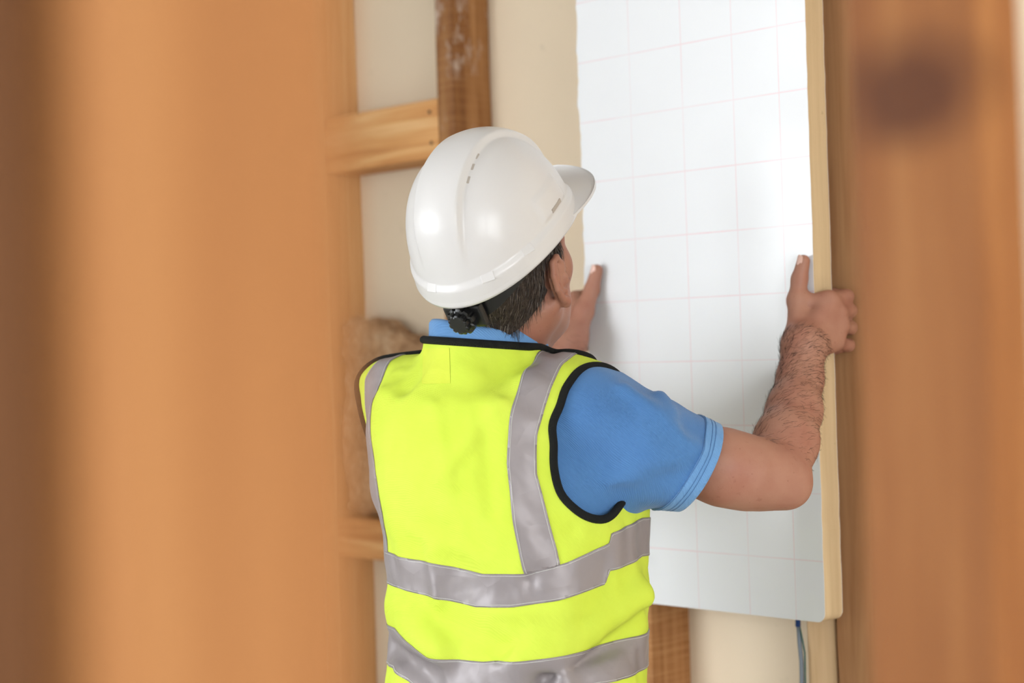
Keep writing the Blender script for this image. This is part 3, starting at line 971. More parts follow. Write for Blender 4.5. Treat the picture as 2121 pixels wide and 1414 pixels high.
U2 = with_front(band_table([(822, 1216), (900, 1240), (985, 1257), (1060, 1258), (1150, 1245), (1255, 1210), (1262, 1182), (1330, 1152)]))
L1 = with_front(band_table([(818, 1300), (885, 1362), (1000, 1370), (1090, 1368), (1200, 1350), (1330, 1314)]))
L2 = with_front(band_table([(815, 1385), (870, 1432), (1000, 1442), (1090, 1440), (1200, 1424), (1330, 1388)]))
tape('reflective_band', [lambda p: bandz(p, U2) - p[:, 2], lambda p: p[:, 2] - bandz(p, U1)])
tape('reflective_band', [lambda p: bandz(p, L2) - p[:, 2], lambda p: p[:, 2] - bandz(p, L1)])
# braces over the shoulders: lateral position by height
def brace_tab(pts):
    Zs, S = [], []
    for x, y in pts:
        q = hit(x, y, vest_sdf)
        if q is None: continue
        Zs.append(q[2]); S.append((q - NB) @ TR)
    o = np.argsort(Zs); return np.array(Zs)[o], np.array(S)[o]
RI = brace_tab([(1110, 738), (1078, 790), (1054, 880), (1050, 960), (1062, 1080), (1085, 1187)])
RO = brace_tab([(1174, 748), (1137, 820), (1113, 900), (1112, 980), (1130, 1050), (1160, 1168)])
LI = brace_tab([(826, 738), (792, 785), (768, 860), (772, 930), (786, 1030), (802, 1120)])
LO = brace_tab([(800, 742), (757, 785), (736, 850), (744, 920), (766, 1000), (790, 1090)])
def lat(p): return (p - NB) @ TR
tape('reflective_brace', [lambda p: np.interp(p[:, 2], *RI) - lat(p), lambda p: lat(p) - np.interp(p[:, 2], *RO), lambda p: bandz(p, U1) - p[:, 2] - 0.001])
tape('reflective_brace', [lambda p: np.interp(p[:, 2], *LO) - lat(p), lambda p: lat(p) - np.interp(p[:, 2], *LI), lambda p: bandz(p, U1) - p[:, 2] - 0.001])
def stitch(fn, extra=()):               # a line of sewing where fn(p) is about zero
    tape('stitching', [lambda p: -0.0003 - fn(p), lambda p: fn(p) - 0.0003] + list(extra), 0.0019, 'thread', False)
for tb, dz_ in ((U1, -0.0025), (U2, 0.0025), (L1, -0.0025), (L2, 0.0025)):
    stitch(lambda p: p[:, 2] - bandz(p, tb) - dz_)
for tb, ds_ in ((RI, 0.0028), (RO, -0.0028), (LI, -0.0022), (LO, 0.0022)):
    stitch(lambda p: lat(p) - np.interp(p[:, 2], *tb) - ds_, [lambda p: bandz(p, U1) - p[:, 2]])
# sewn-in label that shows through below the collar
def patch_tab(x0, x1, y0, y1):
    a, b_ = hit(x0, (y0 + y1) / 2, vest_sdf), hit(x1, (y0 + y1) / 2, vest_sdf)
    return a, b_, P(x0, y0, 2.45)[2], P(x0, y1, 2.45)[2]
pa, pb, pz1, pz0 = patch_tab(876, 932, 722, 796)
V, T = VV, VT
for g in (lambda p: p[:, 1] - 0.02, lambda p: pa[0] - p[:, 0], lambda p: p[:, 0] - pb[0], lambda p: pz0 - p[:, 2], lambda p: p[:, 2] - pz1):
    V, T = clip(V, T, g(V))
n_ = grad(vest_sdf, V, 0.004); n_ /= np.linalg.norm(n_, axis=1)[:, None]
if len(T): mesh_from('label_patch', V + n_ * 0.0006, T, M['vest_patch'], vest)

# ---- shirt
V1, Q1 = mesh_sdf(shirt_sdf, (-0.32, -0.26, 0.98), (0.36, 0.36, 1.52), 0.005, lip=1.8)
T1 = tris(Q1)
HEM0 = P(1443, 964, 2.477)
hd = P(1483, 884, 2.47) - P(1402, 1046, 2.47); hd /= np.linalg.norm(hd)
HN = np.cross(hd, [0, 1, 0]); HN = HN if HN[0] > 0 else -HN
HN = HN + np.array([0, 0.22, 0]); HN /= np.linalg.norm(HN)
def g_hem(p): return np.where(p[:, 0] > 0.13, (p - HEM0) @ HN, -1)
SV_, ST_ = clip(V1, T1, g_hem(V1))
SV_, ST_ = clip(SV_, ST_, 1.17 - SV_[:, 2])
shirt = mesh_from('polo_shirt', SV_, ST_, M['polo'], person)
tag(shirt, 'blue polo shirt')
md = shirt.modifiers.new('thickness', 'SOLIDIFY'); md.thickness = 0.0025; md.offset = -1
def gc(p): return np.where(p[:, 0] > 0.13, -0.026 - (p - HEM0) @ HN, 1)
CV, CT = clip(SV_, ST_, gc(SV_))
n_ = grad(shirt_sdf, CV, 0.004); n_ /= np.linalg.norm(n_, axis=1)[:, None]
o = mesh_from('sleeve_cuff', CV + n_ * 0.0022 + HN * 0.0015, CT, M['polo_rib'], shirt)
md = o.modifiers.new('thickness', 'SOLIDIFY'); md.thickness = 0.003; md.offset = -1
for k_ in (-0.0262, -0.0170, -0.0120):           # seam lines of the cuff
    V, T = clip(SV_, ST_, np.where(SV_[:, 0] > 0.13, k_ - (SV_ - HEM0) @ HN, 1))
    V, T = clip(V, T, (V - HEM0) @ HN - k_ - 0.0009)
    n_ = grad(shirt_sdf, V, 0.004); n_ /= np.linalg.norm(n_, axis=1)[:, None]
    tag(mesh_from('seam', V + n_ * 0.0028 + HN * 0.0015, T, M['seam_blue'], shirt), kind='stuff')
# collar
nc = 72; V = []; F = []
prof = [(-0.010, -0.045), (-0.006, -0.02), (0.000, 0.000), (-0.001, 0.018), (-0.004, 0.0225), (-0.008, 0.021), (-0.0095, 0.010), (-0.0095, -0.045)]
for i in range(nc):
    a = 2 * math.pi * i / nc
    c, s = math.cos(a), math.sin(a)
    fw = max(0.0, c * TF[0] + s * TF[1])
    for dr_, dz in prof:
        r = 0.0832 + dr_
        x = NK1[0] + r * c; y = NK1[1] + r * s
        V.append((x, y, NKZ[2] + dz + 0.0045 - 0.10 * (x - NKZ[0]) - 0.55 * 0.08 * fw ** 1.5 - 0.003 * math.sin(3 * a)))
m_ = len(prof)
for i in range(nc):
    for k in range(m_ - 1):
        F.append((i * m_ + k, ((i + 1) % nc) * m_ + k, ((i + 1) % nc) * m_ + k + 1, i * m_ + k + 1))
mesh_from('collar', V, F, M['polo_rib'], shirt)

# ---- body: one continuous surface
def head_sdf(p):
    q = (p - HC_) @ HM
    d = ellip(q, (0, -0.012, 0.04), (0.076, 0.096, 0.092))
    d = smin(d, ellip(q, (0, 0.036, -0.040), (0.060, 0.052, 0.072)), 0.03)
    d = smin(d, ellip(q, (0, 0.062, -0.098), (0.024, 0.022, 0.018)), 0.022)
    d = smin(d, rcone(q, (0.050, -0.005, -0.052), (0.014, 0.060, -0.097), 0.016, 0.014), 0.025)
    d = smin(d, rcone(q, (-0.050, -0.005, -0.052), (-0.014, 0.060, -0.097), 0.016, 0.014), 0.025)
    d = smin(d, rcone(q, (0, 0.088, 0.012), (0, 0.113, -0.034), 0.008, 0.012), 0.012)
    d = smin(d, rcone(q, (-0.014, 0.095, -0.038), (0.014, 0.095, -0.038), 0.008, 0.008), 0.01)
    d = smin(d, rcone(q, (-0.045, 0.070, 0.026), (0.045, 0.070, 0.026), 0.013, 0.013), 0.02)
    for s in (-1, 1):
        d = smin(d, ellip(q, (s * 0.054, 0.048, -0.006), (0.017, 0.020, 0.024)), 0.02)
        d = smax(d, -(np.linalg.norm(q - np.array([s * 0.031, 0.100, 0.004]), axis=1) - 0.014), 0.012)
    d = smin(d, ellip(q, (0, 0.086, -0.066), (0.024, 0.012, 0.007)), 0.006)
    d = smin(d, ellip(q, (0, 0.084, -0.078), (0.021, 0.012, 0.007)), 0.006)
    for s in (-1, 1):                                  # ears
        n_ = np.array([s * 0.998, -0.06, 0.0]); w = np.array([s * 0.06, 0.998, 0.0]); up = np.array([0, 0.0, 1.0])
        rot = np.stack([n_, w, up], 1)
        c = np.array([s * 0.086, -0.012, -0.002])
        def E(n0, w0, u0): return c + n_ * n0 + w * w0 + up * u0
        ear = ellip(q, E(-0.004, 0, 0.002), (0.0045, 0.018, 0.030), rot)
        hx = [E(-0.004, 0.010, 0.004), E(0.000, 0.013, 0.018), E(0.002, 0.004, 0.031), E(0.004, -0.010, 0.029), E(0.006, -0.0185, 0.014), E(0.006, -0.018, -0.006), E(0.004, -0.010, -0.022), E(0.002, 0.000, -0.032)]
        ear = smin(ear, chain(q, hx, [0.0040, 0.0042, 0.0045, 0.0048, 0.0046, 0.0044, 0.0050, 0.0066], 0.002), 0.003)
        ear = smin(ear, ellip(q, E(0.001, 0.003, -0.033), (0.0050, 0.0085, 0.0095), rot), 0.004)
        ear = smin(ear, chain(q, [E(0.001, -0.002, 0.020), E(0.003, -0.0085, 0.006), E(0.002, -0.005, -0.012), E(0.002, 0.005, -0.020)], [0.0036, 0.0042, 0.0042, 0.0038], 0.002), 0.003)
        ear = smin(ear, rcone(q, E(0.001, 0.0125, -0.002), E(0.000, 0.0125, -0.009), 0.0052, 0.0046), 0.003)
        ear = smin(ear, rcone(q, E(-0.006, 0.012, 0.012), E(-0.020, 0.012, 0.0), 0.010, 0.014), 0.006)
        d = smin(d, ear, 0.004)
    return d
SKB = H(0, -0.014, -0.045)
NKB = P(1014, 770, 2.58)
def neck_sdf(p):
    d = rcone(p, SKB, NKB, 0.059, 0.060)
    d = smin(d, rcone(p, H(0.058, -0.02, -0.04), P(1060, 760, 2.56), 0.014, 0.017), 0.025)
    d = smin(d, rcone(p, H(0, 0.03, -0.085), P(1058, 770, 2.59), 0.032, 0.035), 0.03)
    return d
# right hand landmarks (thumb on the face of the board, fingers round its edge)
def onf(px, py, Y): return W2L(onY(px, py, Y))
def one(px, py, X): return W2L(onX(px, py, X))
def WL(x, y, z): return W2L((x, y, z))
RT = [onf(1654, 690, -0.034), onf(1651, 622, -0.020), onf(1656, 578, -0.0135), onf(1664, 541, -0.0115)]
RTr = [0.017, 0.0135, 0.0118, 0.0098]
def zof(px, py): return onY(px, py, 0.02)[2]
RK = []
for (kx, ky, X, Y) in ((0, 622, 0.017, 0.012), (0, 645, 0.021, 0.026), (0, 675, 0.022, 0.027), (0, 706, 0.020, 0.018)):
    RK.append((X, Y, zof(1735, ky)))
RF = []
for i, (X, Y, Z) in enumerate(RK):
    up = (0.006, 0.001, -0.003, -0.007)[i]
    l1 = (0.045, 0.048, 0.044, 0.038)[i]
    pip = (0.0165, max(Y + l1, 0.0545) if i else 0.0555, Z + up)
    pip = (0.0175, min(pip[1], 0.062), pip[2])
    dip = (-0.006, 0.0545, Z + up * 1.6)
    tip = (-0.026, 0.0540, Z + up * 1.8)
    RF.append([WL(X, Y, Z), WL(*pip), WL(*dip), WL(*tip)])
def hand_sdf(p, wrist, wrad, thumb, trad, fingers, palm_extra):
    d = None
    for i, fg in enumerate(fingers):
        rk = (0.0135, 0.014, 0.013, 0.012)[i]
        e = rcone(p, wrist + (fg[0] - wrist) * 0.12, fg[0], 0.019, rk)
        d = e if d is None else smin(d, e, 0.014)
    for a, b_, ra, rb in palm_extra: d = smin(d, rcone(p, a, b_, ra, rb), 0.014)
    for i, fg in enumerate(fingers):
        r = (0.0098, 0.0100, 0.0095, 0.0085)[i]
        f_ = chain(p, fg, [r + 0.0022, r + 0.0006, r - 0.0004, r - 0.0016], 0.004)
        d = smin(d, f_, 0.006)
    t = chain(p, thumb, trad, 0.006)
    d = smin(d, t, 0.012)
    d = smin(d, np.linalg.norm(p - wrist, axis=1) - wrad, 0.02)
    return d
RPALM = [(RT[1], RF[0][0], 0.0105, 0.0115), (RT[0], RF[2][0], 0.016, 0.013), (WRR, RF[3][0], 0.022, 0.0125)]
def off_board(p, d):                     # the flesh flattens against the board instead of entering it
    X = CAM[0] + p[:, 0] * AX_R[0] + (p[:, 1] + F0) * AX_F[0]; Y = CAM[1] + p[:, 0] * AX_R[1] + (p[:, 1] + F0) * AX_F[1]
    bx = np.maximum(np.maximum(X - BX1, BX0 - X), np.maximum(-Y, Y - BT))
    return smax(d, 0.0012 - bx, 0.003)
def rhand(p): return off_board(p, hand_sdf(p, WRR, 0.028, RT, RTr, RF, RPALM))
def rarm(p):
    d = rcone(p, SHR + np.array([-0.01, 0.03, 0.0]), UA1, 0.046, 0.049)
    d = smin(d, rcone(p, UA1, P(1560, 982, 2.487), 0.049, 0.0445), 0.02)
    d = smin(d, rcone(p, P(1560, 982, 2.487), EL, 0.0445, 0.032), 0.025)
    d = smin(d, rcone(p, P(1600, 996, 2.49), P(1640, 1014, 2.49), 0.033, 0.0185), 0.02)
    f1 = P(1628, 915, 2.55); f2 = P(1645, 850, 2.60); f3 = P(1657, 785, 2.645)
    d = smin(d, rcone(p, P(1620, 985, 2.50), f1, 0.034, 0.0425), 0.03)
    d = smin(d, rcone(p, f1, f2, 0.0425, 0.0365), 0.02)
    d = smin(d, rcone(p, f2, f3, 0.0365, 0.0305), 0.02)
    d = smin(d, rcone(p, f3, WRR, 0.0305, 0.028), 0.02)
    return d
# left hand
LT = [onf(1192, 690, -0.050), onf(1209, 645, -0.032), onf(1226, 600, -0.0145), onf(1236, 560, -0.0115)]
LTr = [0.019, 0.0155, 0.0125, 0.0102]
LK = [(-0.499, 0.000, zof(1195, 622)), (-0.501, 0.012, zof(1195, 655)), (-0.500, 0.014, zof(1195, 684)), (-0.497, 0.008, zof(1195, 712))]
LF = []
for i, (X, Y, Z) in enumerate(LK):
    up = (0.020, 0.012, 0.004, -0.002)[i]
    LF.append([WL(X, Y, Z), WL(-0.4925, 0.0545, Z + up), WL(-0.468, 0.0545, Z + up * 1.5), WL(-0.448, 0.0535, Z + up * 1.7)])
LPALM = [(LT[1], LF[0][0], 0.013, 0.012), (LT[0], LF[2][0], 0.017, 0.013), (WLL, LF[3][0], 0.022, 0.0125)]
def lhand(p): return off_board(p, hand_sdf(p, WLL, 0.029, LT, LTr, LF, LPALM))
def larm(p):
    d = rcone(p, LSH, LEL, 0.050, 0.040)
    mid = LEL + 0.3 * (WLL - LEL)
    d = smin(d, rcone(p, LEL, mid, 0.038, 0.042), 0.02)
    return smin(d, rcone(p, mid, WLL, 0.042, 0.0285), 0.02)
def boxed(fn, lo, hi, m=0.06):
    lo = np.asarray(lo) - m; hi = np.asarray(hi) + m
    def g(p):
        out = np.linalg.norm(np.maximum(np.maximum(lo - p, p - hi), 0), axis=1) + m * 0.6
        k = out <= m * 0.6 + 1e-9
        if k.any(): out[k] = fn(p[k])
        return out
    return g
def bounds(pts, r):
    a = np.array(pts); return a.min(0) - r, a.max(0) + r
rhand_b = boxed(rhand, *bounds([WRR] + RT + [q for f_ in RF for q in f_], 0.03))
lhand_b = boxed(lhand, *bounds([WLL] + LT + [q for f_ in LF for q in f_], 0.03))
rarm_b = boxed(rarm, *bounds([SHR, UA1, EL, WRR], 0.06))
larm_b = boxed(larm, *bounds([LSH, LEL, WLL], 0.06))
head_b = boxed(head_sdf, HC_ - 0.16, HC_ + 0.16)
neck_b = boxed(neck_sdf, *bounds([SKB, NKB], 0.08))
def body_sdf(p):
    d = smin(head_b(p), neck_b(p), 0.02)
    d = smin(d, np.maximum(smin(torso(p, 0.038), shoulders(p, 0.022), 0.03), 1.02 - p[:, 2]), 0.03)
    d = smin(d, smin(rarm_b(p), rhand_b(p), 0.015), 0.02)
    d = smin(d, smin(larm_b(p), lhand_b(p), 0.015), 0.02)
    return d
allp = np.array([WRR, WLL, LEL, EL] + RT + LT + [q for f_ in RF + LF for q in f_] + [HC_ + 0.15, HC_ - 0.15])
blo = np.minimum(allp.min(0) - 0.07, [-0.30, -0.24, 1.0]); bhi = np.maximum(allp.max(0) + 0.07, [0.3, 0.26, 1.5])
BV, BQ = mesh_sdf(body_sdf, blo, bhi, 0.0033, B=16, lip=1.5)
# keep one connected piece
body = mesh_from('body', BV, BQ, M['skin'], person)
tag(body, 'suntanned skin of head, neck, arms and hands')
# finger nails
def nail(center, nrm_, along, w, l):
    nrm_ = nrm_ / np.linalg.norm(nrm_); along = along - nrm_ * (along @ nrm_); along /= np.linalg.norm(along); sd = np.cross(along, nrm_)
    V = []; F = []; nu, nv = 7, 7
    for i in range(nu):
        for j in range(nv):
            u = -1 + 2 * i / (nu - 1); v = -1 + 2 * j / (nv - 1)
            uu = u * math.sqrt(1 - 0.35 * v * v); vv = v * math.sqrt(1 - 0.35 * u * u)
            V.append(center + sd * uu * w + along * vv * l + nrm_ * (0.0007 - 0.45 * w * uu * uu - 0.0008 * (v > 0.9)))
    for i in range(nu - 1):
        for j in range(nv - 1): F.append((i * nv + j, (i + 1) * nv + j, (i + 1) * nv + j + 1, i * nv + j + 1))
    return np.array(V), F
def place_nail(th):
    ax = th[3] - th[2]; ax /= np.linalg.norm(ax)
    # back of the thumb looks away from the board, toward the worker's side
    want = W2L(np.array([-0.2, -1.0, 0.1])) - W2L(np.zeros(3))
    want = want - ax * (want @ ax); want /= np.linalg.norm(want)
    c = th[3] + ax * 0.001
    q = c.copy()
    for _ in range(60):
        d = float(body_sdf(q[None])[0])
        if d > -0.0002: break
        q = q + want * max(-d * 0.5, 0.0002)
    V, F = nail(q, want, ax, 0.0066, 0.0078)
    mesh_from('thumb_nail', V, F, M['nail'], body)
place_nail(RT); place_nail(LT)
# eyes
for s in (-1, 1):
    bm = bmesh.new(); bmesh.ops.create_uvsphere(bm, u_segments=16, v_segments=10, radius=0.0118)
    bm_obj('eye', bm, M['eye'], body, True, tuple(H(s * 0.031, 0.079, 0.004)))

# hair: cap on the back and sides of the head plus strands
HB_ = []
for x_, y_ in ((1131, 592), (1120, 620), (1104, 642), (1082, 666), (1050, 690), (1010, 694)):
    q_ = hit(x_, y_, body_sdf)
    if q_ is not None:
        v_ = (q_ - HC_) @ HM; HB_.append((v_[1], v_[2]))
HB_.sort()
print('HAIRLINE', [(round(a_, 3), round(b_, 3)) for a_, b_ in HB_])
HBY = np.array([a_ for a_, _ in HB_]); HBZ = np.array([b_ for _, b_ in HB_])
HBY = np.concatenate([[-0.14], HBY, [HBY[-1] + 0.006, 0.008, 0.014, 0.03, 0.036]]); HBZ = np.concatenate([[HBZ[0]], HBZ, [0.0, 0.018, -0.006, -0.002, 0.02]])
def hair_reg(q):                        # head coordinates, negative inside the hair
    x, y, z = q[:, 0], q[:, 1], q[:, 2]
    low = np.interp(y, HBY, HBZ)
    front = 0.032 + 0.3 * (z - 0.03)
    return np.maximum((low - z) * 0.7, y - front)
sel = np.linalg.norm(BV - HC_, axis=1) < 0.16
qv = (BV - HC_) @ HM
Tb = tris(BQ)
keep = sel[Tb].all(1)
hv, ht, hq = compact(BV, Tb[keep], qv)
earm = np.maximum(0.030 - np.linalg.norm((hq - np.array([0.090, -0.012, -0.002])) * np.array([1.1, 1.0, 0.72]), axis=1),
                  0.030 - np.linalg.norm((hq - np.array([-0.090, -0.012, -0.002])) * np.array([1.1, 1.0, 0.72]), axis=1))
hg = np.maximum(np.maximum(hair_reg(hq), earm), hq[:, 2] - 0.10)
HV, HT = clip(hv, ht, hg)
hn = grad(body_sdf, HV, 0.004); hn /= np.linalg.norm(hn, axis=1)[:, None]
hqq = (HV - HC_) @ HM
thick = np.clip(-np.interp(0, [0, 1], [0, 1]) + 0.004 + 0.004 * np.clip((-hqq[:, 1]) / 0.06, 0, 1), 0.002, 0.009)
hair = mesh_from('hair', HV + hn * thick[:, None], HT, M['hair_base'], person)
tag(hair, 'short dark hair going grey')
tri_a = np.linalg.norm(np.cross(HV[HT[:, 1]] - HV[HT[:, 0]], HV[HT[:, 2]] - HV[HT[:, 0]]), axis=1)
ns = 9000
ti = RNG.choice(len(HT), ns, p=tri_a / tri_a.sum())
u = RNG.random((ns, 2)); fl = u.sum(1) > 1; u[fl] = 1 - u[fl]
hp = HV[HT[ti, 0]] + (HV[HT[ti, 1]] - HV[HT[ti, 0]]) * u[:, :1] + (HV[HT[ti, 2]] - HV[HT[ti, 0]]) * u[:, 1:]
nn_ = grad(body_sdf, hp, 0.004); nn_ /= np.linalg.norm(nn_, axis=1)[:, None]
hl = (hp - HC_) @ HM
flow = -HU * 1.0 - HF * 0.55 + np.array([0, 0, -0.5])
flow = flow[None] + RNG.normal(size=(ns, 3)) * 0.28
flow = flow - nn_ * (flow * nn_).sum(1)[:, None]
flow /= np.linalg.norm(flow, axis=1)[:, None]
dirs = flow + nn_ * RNG.uniform(0.15, 0.5, ns)[:, None]; dirs /= np.linalg.norm(dirs, axis=1)[:, None]
nape = np.clip((-hl[:, 2] - 0.02) / 0.06, 0, 1) * np.clip(-hl[:, 1] / 0.06, 0, 1)
ln_ = RNG.uniform(0.012, 0.020, ns) + 0.022 * nape
SVh, SFh = strands(hp + nn_ * RNG.uniform(0.002, 0.0075, ns)[:, None], dirs, ln_, np.full(ns, 0.0007), -nn_ * 0.25 + np.array([0, 0, -0.25]), 4, 5)
tag(mesh_from('hair_strands', SVh, SFh, M['hair_strand'], hair), kind='stuff')

# hair on the forearms
def arm_hair(e, w, npick, seed):
    ax = w - e; L = np.linalg.norm(ax); ax /= L
    t = (BV - e) @ ax
    rad = np.linalg.norm(BV - e - t[:, None] * ax, axis=1)
    dors = W2L(np.array([0.45, -0.8, 0.1])) - W2L(np.zeros(3)); 
    ok = np.where((t > -0.01) & (t < L + 0.012) & (rad < 0.06))[0]
    r = np.random.default_rng(seed)
    wgt = 0.25 + 1.6 * np.clip(t[ok] / L, 0, 1) ** 1.5
    pick = r.choice(ok, npick, p=wgt / wgt.sum())
    p = BV[pick] + r.normal(size=(npick, 3)) * 0.0012
    n_ = grad(body_sdf, p, 0.004); n_ /= np.linalg.norm(n_, axis=1)[:, None]
    p = p - n_ * body_sdf(p)[:, None]
    fl_ = ax * 0.5 + np.cross(ax, n_) * 0.9 + r.normal(size=(npick, 3)) * 0.35
    fl_ = fl_ - n_ * (fl_ * n_).sum(1)[:, None]; fl_ /= np.linalg.norm(fl_, axis=1)[:, None]
    d = fl_ + n_ * r.uniform(0.1, 0.45, npick)[:, None]; d /= np.linalg.norm(d, axis=1)[:, None]
    return strands(p, d, r.uniform(0.007, 0.017, npick), np.full(npick, 0.00032), -n_ * 0.5 + r.normal(size=(npick, 3)) * 0.4, 4, seed)
a1 = arm_hair(P(1610, 960, 2.52), WRR, 2600, 3); a2 = arm_hair(LEL + 0.5 * (WLL - LEL), WLL, 500, 4)
SVh = np.concatenate([a1[0], a2[0]]); SFh = np.concatenate([a1[1], a2[1] + len(a1[0])])
tag(mesh_from('arm_hair', SVh, SFh, M['arm_hair'], person), kind='stuff')

# ---- trousers and boots (below the picture)
HIP = np.array([CX[0], 0.0, 0.98])
def legs(p):
    d = ellip(p, HIP, (0.19, 0.135, 0.16))
    for s in (-1, 1):
        hp_ = HIP + TR * s * 0.09 + np.array([0, 0, -0.06]); kn = HIP + TR * s * 0.11 + np.array([0, 0.0, -0.48]); an = HIP + TR * s * 0.12 + np.array([0, 0, -0.90])
        d = smin(d, rcone(p, hp_, kn, 0.098, 0.075), 0.04); d = smin(d, rcone(p, kn, an, 0.075, 0.068), 0.03)
    return smax(smax(d, p[:, 2] - 1.0, 0.01), 0.06 - p[:, 2], 0.01)
V, Q = mesh_sdf(legs, (-0.34, -0.25, 0.0), (0.34, 0.25, 1.08), 0.010)
tag(mesh_from('trousers', V, Q, M['trousers'], person), 'dark work trousers')
def boot(p, s):
    an = HIP + TR * s * 0.12; an = np.array([an[0], an[1], 0.0])
    d = rcone(p, an + np.array([0, 0, 0.14]), an + np.array([0, 0, 0.06]), 0.052, 0.05)
    d = smin(d, rcone(p, an + np.array([0, 0, 0.045]) - TF * 0.03, an + np.array([0, 0, 0.04]) + TF * 0.17, 0.046, 0.043), 0.03)
    return smax(d, 0.002 - p[:, 2], 0.005)
for s in (-1, 1):
    V, Q = mesh_sdf(lambda p: boot(p, s), (-0.4, -0.25, -0.02), (0.4, 0.35, 0.24), 0.008)
    mesh_from('boot', V, Q, M['boot'], person)

# ------------------------------------------------------------------ hard hat
Rz = np.array([[math.cos(YAW), -math.sin(YAW), 0], [math.sin(YAW), math.cos(YAW), 0], [0, 0, 1]])
hat_loc = PBASE + Rz @ HATC
HMw = Rz @ HATM
hat = empty('hard_hat')
hat.matrix_world = Matrix([[*HMw[0], hat_loc[0]], [*HMw[1], hat_loc[1]], [*HMw[2], hat_loc[2]], [0, 0, 0, 1]])
tag(hat, 'glossy white hard hat with ridge and short peak on the worker', 'hard hat')
def sstep(a, b_, x):
    t = np.clip((x - a) / (b_ - a), 0, 1); return t * t * (3 - 2 * t)
HA, HB, HH, RZ = 0.131, 0.108, 0.153, 0.055
nphi, nt_ = 360, 150
phi = np.linspace(0, 2 * math.pi, nphi, endpoint=False)     # 0 at the front
tt = np.linspace(0, 1, nt_) ** 1.15
PH, TT = np.meshgrid(phi, tt, indexing='ij')
tau = TT * math.pi / 2
rho = np.cos(tau) ** 0.86; hz = np.sin(tau) ** 0.95
sx_, cy_ = np.sin(PH), np.cos(PH)
rimz = RZ + 0.016 * np.abs(sx_) ** 2 - 0.004 * np.clip(-cy_, 0, 1)
X = HB * sx_ * rho; Y = HA * cy_ * rho; Zc = rimz * (1 - hz) + (RZ + HH) * hz
# raised ridge along the crown
wr = 0.033 + 0.016 * sstep(0.02, 0.13, Y)
rid = (1 - sstep(wr - 0.003, wr + 0.007, np.abs(X))) * sstep(0.12, 0.45, TT)
nx, ny, nz = X / HB ** 2, Y / HA ** 2, np.maximum(Zc - RZ, 0) / HH ** 2
nl = np.sqrt(nx ** 2 + ny ** 2 + nz ** 2) + 1e-9; nx, ny, nz = nx / nl, ny / nl, nz / nl
disp = 0.0075 * rid
# step above the rim and accessory slot pads on both sides
disp += 0.0045 * (1 - sstep(0.055, 0.10, TT))
pad = (1 - sstep(0.030, 0.040, np.abs(Y - 0.012))) * sstep(0.10, 0.13, TT) * (1 - sstep(0.24, 0.30, TT)) * (np.abs(sx_) > 0.5)
disp += 0.0025 * pad
X = X + nx * disp; Y = Y + ny * disp; Zc = Zc + nz * disp
outer = np.stack([X, Y, Zc], -1).reshape(-1, 3)
# inner surface: same shape pulled in, joined at the rim
def rim_row(dr_, dz):
    return np.stack([(HB + dr_) * np.sin(phi), (HA + dr_) * np.cos(phi), (RZ + 0.016 * np.sin(phi) ** 2 - 0.004 * np.clip(-np.cos(phi), 0, 1)) + dz], -1)
lip = [rim_row(0.0055, -0.004), rim_row(0.0045, -0.0075), rim_row(0.0015, -0.0085), rim_row(-0.001, -0.006), rim_row(-0.002, 0.004)]
inn = np.stack([X - nx * 0.005, Y - ny * 0.005, Zc - 0.004 - nz * 0.002], -1)[:, 6::6]
V = [outer]; F = []
def vid(i, k): return (i % nphi) * nt_ + k
for i in range(nphi):
    for k in range(nt_ - 1):
        F.append((vid(i, k), vid(i + 1, k), vid(i + 1, k + 1), vid(i, k + 1)))
base = nphi * nt_
for l in lip: V.append(l)
rowsl = [[i * nt_ for i in range(nphi)]] + [[base + r * nphi + i for i in range(nphi)] for r in range(len(lip))]
b0 = base + len(lip) * nphi
ni = inn.shape[1]
V.append(inn.transpose(1, 0, 2).reshape(-1, 3))
rowsl += [[b0 + r * nphi + i for i in range(nphi)] for r in range(ni)]
for r in range(len(rowsl) - 1):
    for i in range(nphi):
        j = (i + 1) % nphi
        F.append((rowsl[r][i], rowsl[r + 1][i], rowsl[r + 1][j], rowsl[r][j]))
shell = mesh_from('shell', np.concatenate(V), F, M['helmet'], hat)
# peak
npk, mk = 61, 16
V = []; F = []
for side in (0, 1):
    for i in range(npk):
        a = math.radians(-78 + 156 * i / (npk - 1))
        env = max(0.0, math.cos(a * 90 / 78)) ** 0.6
        z0 = RZ + 0.016 * math.sin(a) ** 2
        for k in range(mk):
            t = k / (mk - 1)
            r0x, r0y = (HB + 0.001) * math.sin(a), (HA + 0.001) * math.cos(a)
            ext = 0.064 * env
            x = r0x * (1 + 0.22 * t * env); y = r0y + ext * t
            z = z0 + 0.010 * (1 - t) ** 2 * env + 0.004 * t * env - 0.09 * abs(x) * t * env - (0.0032 if side else 0) + (0.0028 * (1 - min(1, (1 - t) / 0.12)) if not side else 0) * env
            V.append((x, y, z))
for side in (0, 1):
    o_ = side * npk * mk
    for i in range(npk - 1):
        for k in range(mk - 1):
            q = (o_ + i * mk + k, o_ + (i + 1) * mk + k, o_ + (i + 1) * mk + k + 1, o_ + i * mk + k + 1)
            F.append(q if side else q[::-1])
for i in range(npk - 1):
    a, b_ = i * mk + mk - 1, (i + 1) * mk + mk - 1
    F.append((a, b_, b_ + npk * mk, a + npk * mk))
peak = mesh_from('peak', V, F, M['helmet'], hat)
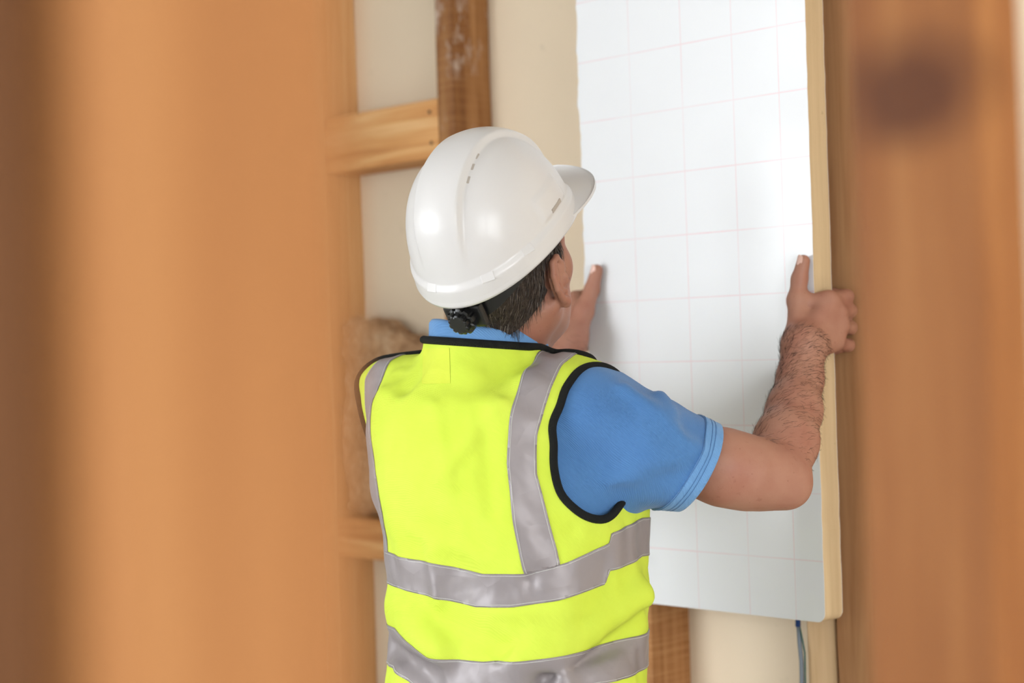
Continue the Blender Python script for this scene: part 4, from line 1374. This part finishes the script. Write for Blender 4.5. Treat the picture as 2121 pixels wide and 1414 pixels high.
def surf(phi_, t_):                       # outer shell point and normal
    i = int(round(phi_ / (2 * math.pi) * nphi)) % nphi; k = int(np.argmin(np.abs(tt - t_)))
    g = lambda a, b_: outer[(a % nphi) * nt_ + b_]
    p = g(i, k); n_ = np.cross(g(i + 2, k) - g(i - 2, k), g(i, min(k + 2, nt_ - 1)) - g(i, k - 2)); n_ /= np.linalg.norm(n_)
    if n_ @ p < 0: n_ = -n_
    return p, n_
def near(target):
    j = int(np.argmin(((outer - np.array(target)) ** 2).sum(1)))
    return surf(phi[j // nt_], tt[j % nt_])
def inlay(name, p, n_, along, l, w, h, mat):
    along = along - n_ * (along @ n_); along /= np.linalg.norm(along); sd = np.cross(n_, along)
    b2 = box_bm((-l, -w, -h), (l, w, h * 0.12), 0.0006, 1)
    for v in b2.verts: v.co = Vector(p + along * v.co.x + sd * v.co.y + n_ * v.co.z)
    return bm_obj(name, b2, mat, hat)
for s in (-1, 1):
    for yy in (-0.016, -0.034, -0.053):
        zz_ = RZ + HH * math.sqrt(max(0.0, 1 - (yy / HA) ** 2 - (0.036 / HB) ** 2))
        p, n_ = near((s * 0.0385, yy, zz_))
        p2, _ = near((s * 0.0385, yy - 0.012, zz_ - 0.008))
        inlay('vent_slot', p, n_, np.array([0, -1, -0.5]), 0.0055, 0.0021, 0.002, M['helmet_slot'])
    p, n_ = near((s * 0.118, 0.012, RZ + 0.048))
    inlay('side_slot', p, n_, np.array([0, 1, 0.0]), 0.0145, 0.0030, 0.003, M['helmet_slot'])
# small clips under the rim
for a in (150, 195, 120):
    aa_ = math.radians(a)
    p, n_ = surf(aa_, 0.075)
    inlay('rim_clip', p, n_, np.array([-math.cos(aa_), 0, 0]) + np.array([0, math.sin(aa_), 0]), 0.009, 0.006, 0.003, M['helmet'])
# harness: black nape strap with ratchet knob
V = []; F = []; na = 49
for i in range(na):
    a = math.radians(118 + 124 * i / (na - 1))
    cb = max(0.0, -math.cos(a))
    z1 = RZ + 0.012 - 0.044 * cb ** 2.5; hgt = 0.011 + 0.003 * cb
    for (dr_, dz) in ((0, hgt), (0.003, hgt), (0.003, -hgt), (0, -hgt)):
        V.append(((0.090 + dr_) * math.sin(a), (0.1165 + dr_ - 0.006 * cb) * math.cos(a), z1 + dz))
for i in range(na - 1):
    for k in range(4): F.append((i * 4 + k, i * 4 + (k + 1) % 4, (i + 1) * 4 + (k + 1) % 4, (i + 1) * 4 + k))
F.append((0, 3, 2, 1)); F.append(tuple((na - 1) * 4 + k for k in range(4)))
mesh_from('nape_strap', V, F, M['black_plastic'], hat, False)
kc = np.array([0, -0.117, RZ - 0.033])
b2 = box_bm((-0.030, -0.008, -0.017), (0.030, 0.004, 0.017), 0.004, 2)
for v in b2.verts: v.co += Vector(kc)
bm_obj('ratchet_housing', b2, M['black_plastic'], hat)
def gear(c, r, depth, teeth, y0):
    V = []; F = []; n = teeth * 6
    for yy, f_ in ((y0, 1.0), (y0 - depth * 0.85, 1.0), (y0 - depth, 0.86)):
        for i in range(n):
            a = 2 * math.pi * i / n; g_ = 1.0 if (i % 6) < 4 else 0.86
            V.append((c[0] + r * f_ * g_ * math.cos(a), c[1] + yy, c[2] + r * f_ * g_ * math.sin(a)))
    for l in range(2):
        for i in range(n):
            j = (i + 1) % n; F.append((l * n + i, l * n + j, (l + 1) * n + j, (l + 1) * n + i))
    F.append(tuple(range(2 * n, 3 * n))); F.append(tuple(range(n))[::-1])
    return V, F
V, F = gear(kc, 0.0205, 0.012, 10, -0.008); mesh_from('ratchet_knob', V, F, M['black_plastic'], hat, False)
V, F = gear(kc, 0.0150, 0.008, 10, -0.019); mesh_from('knob_cap', V, F, M['black_plastic'], hat, False)
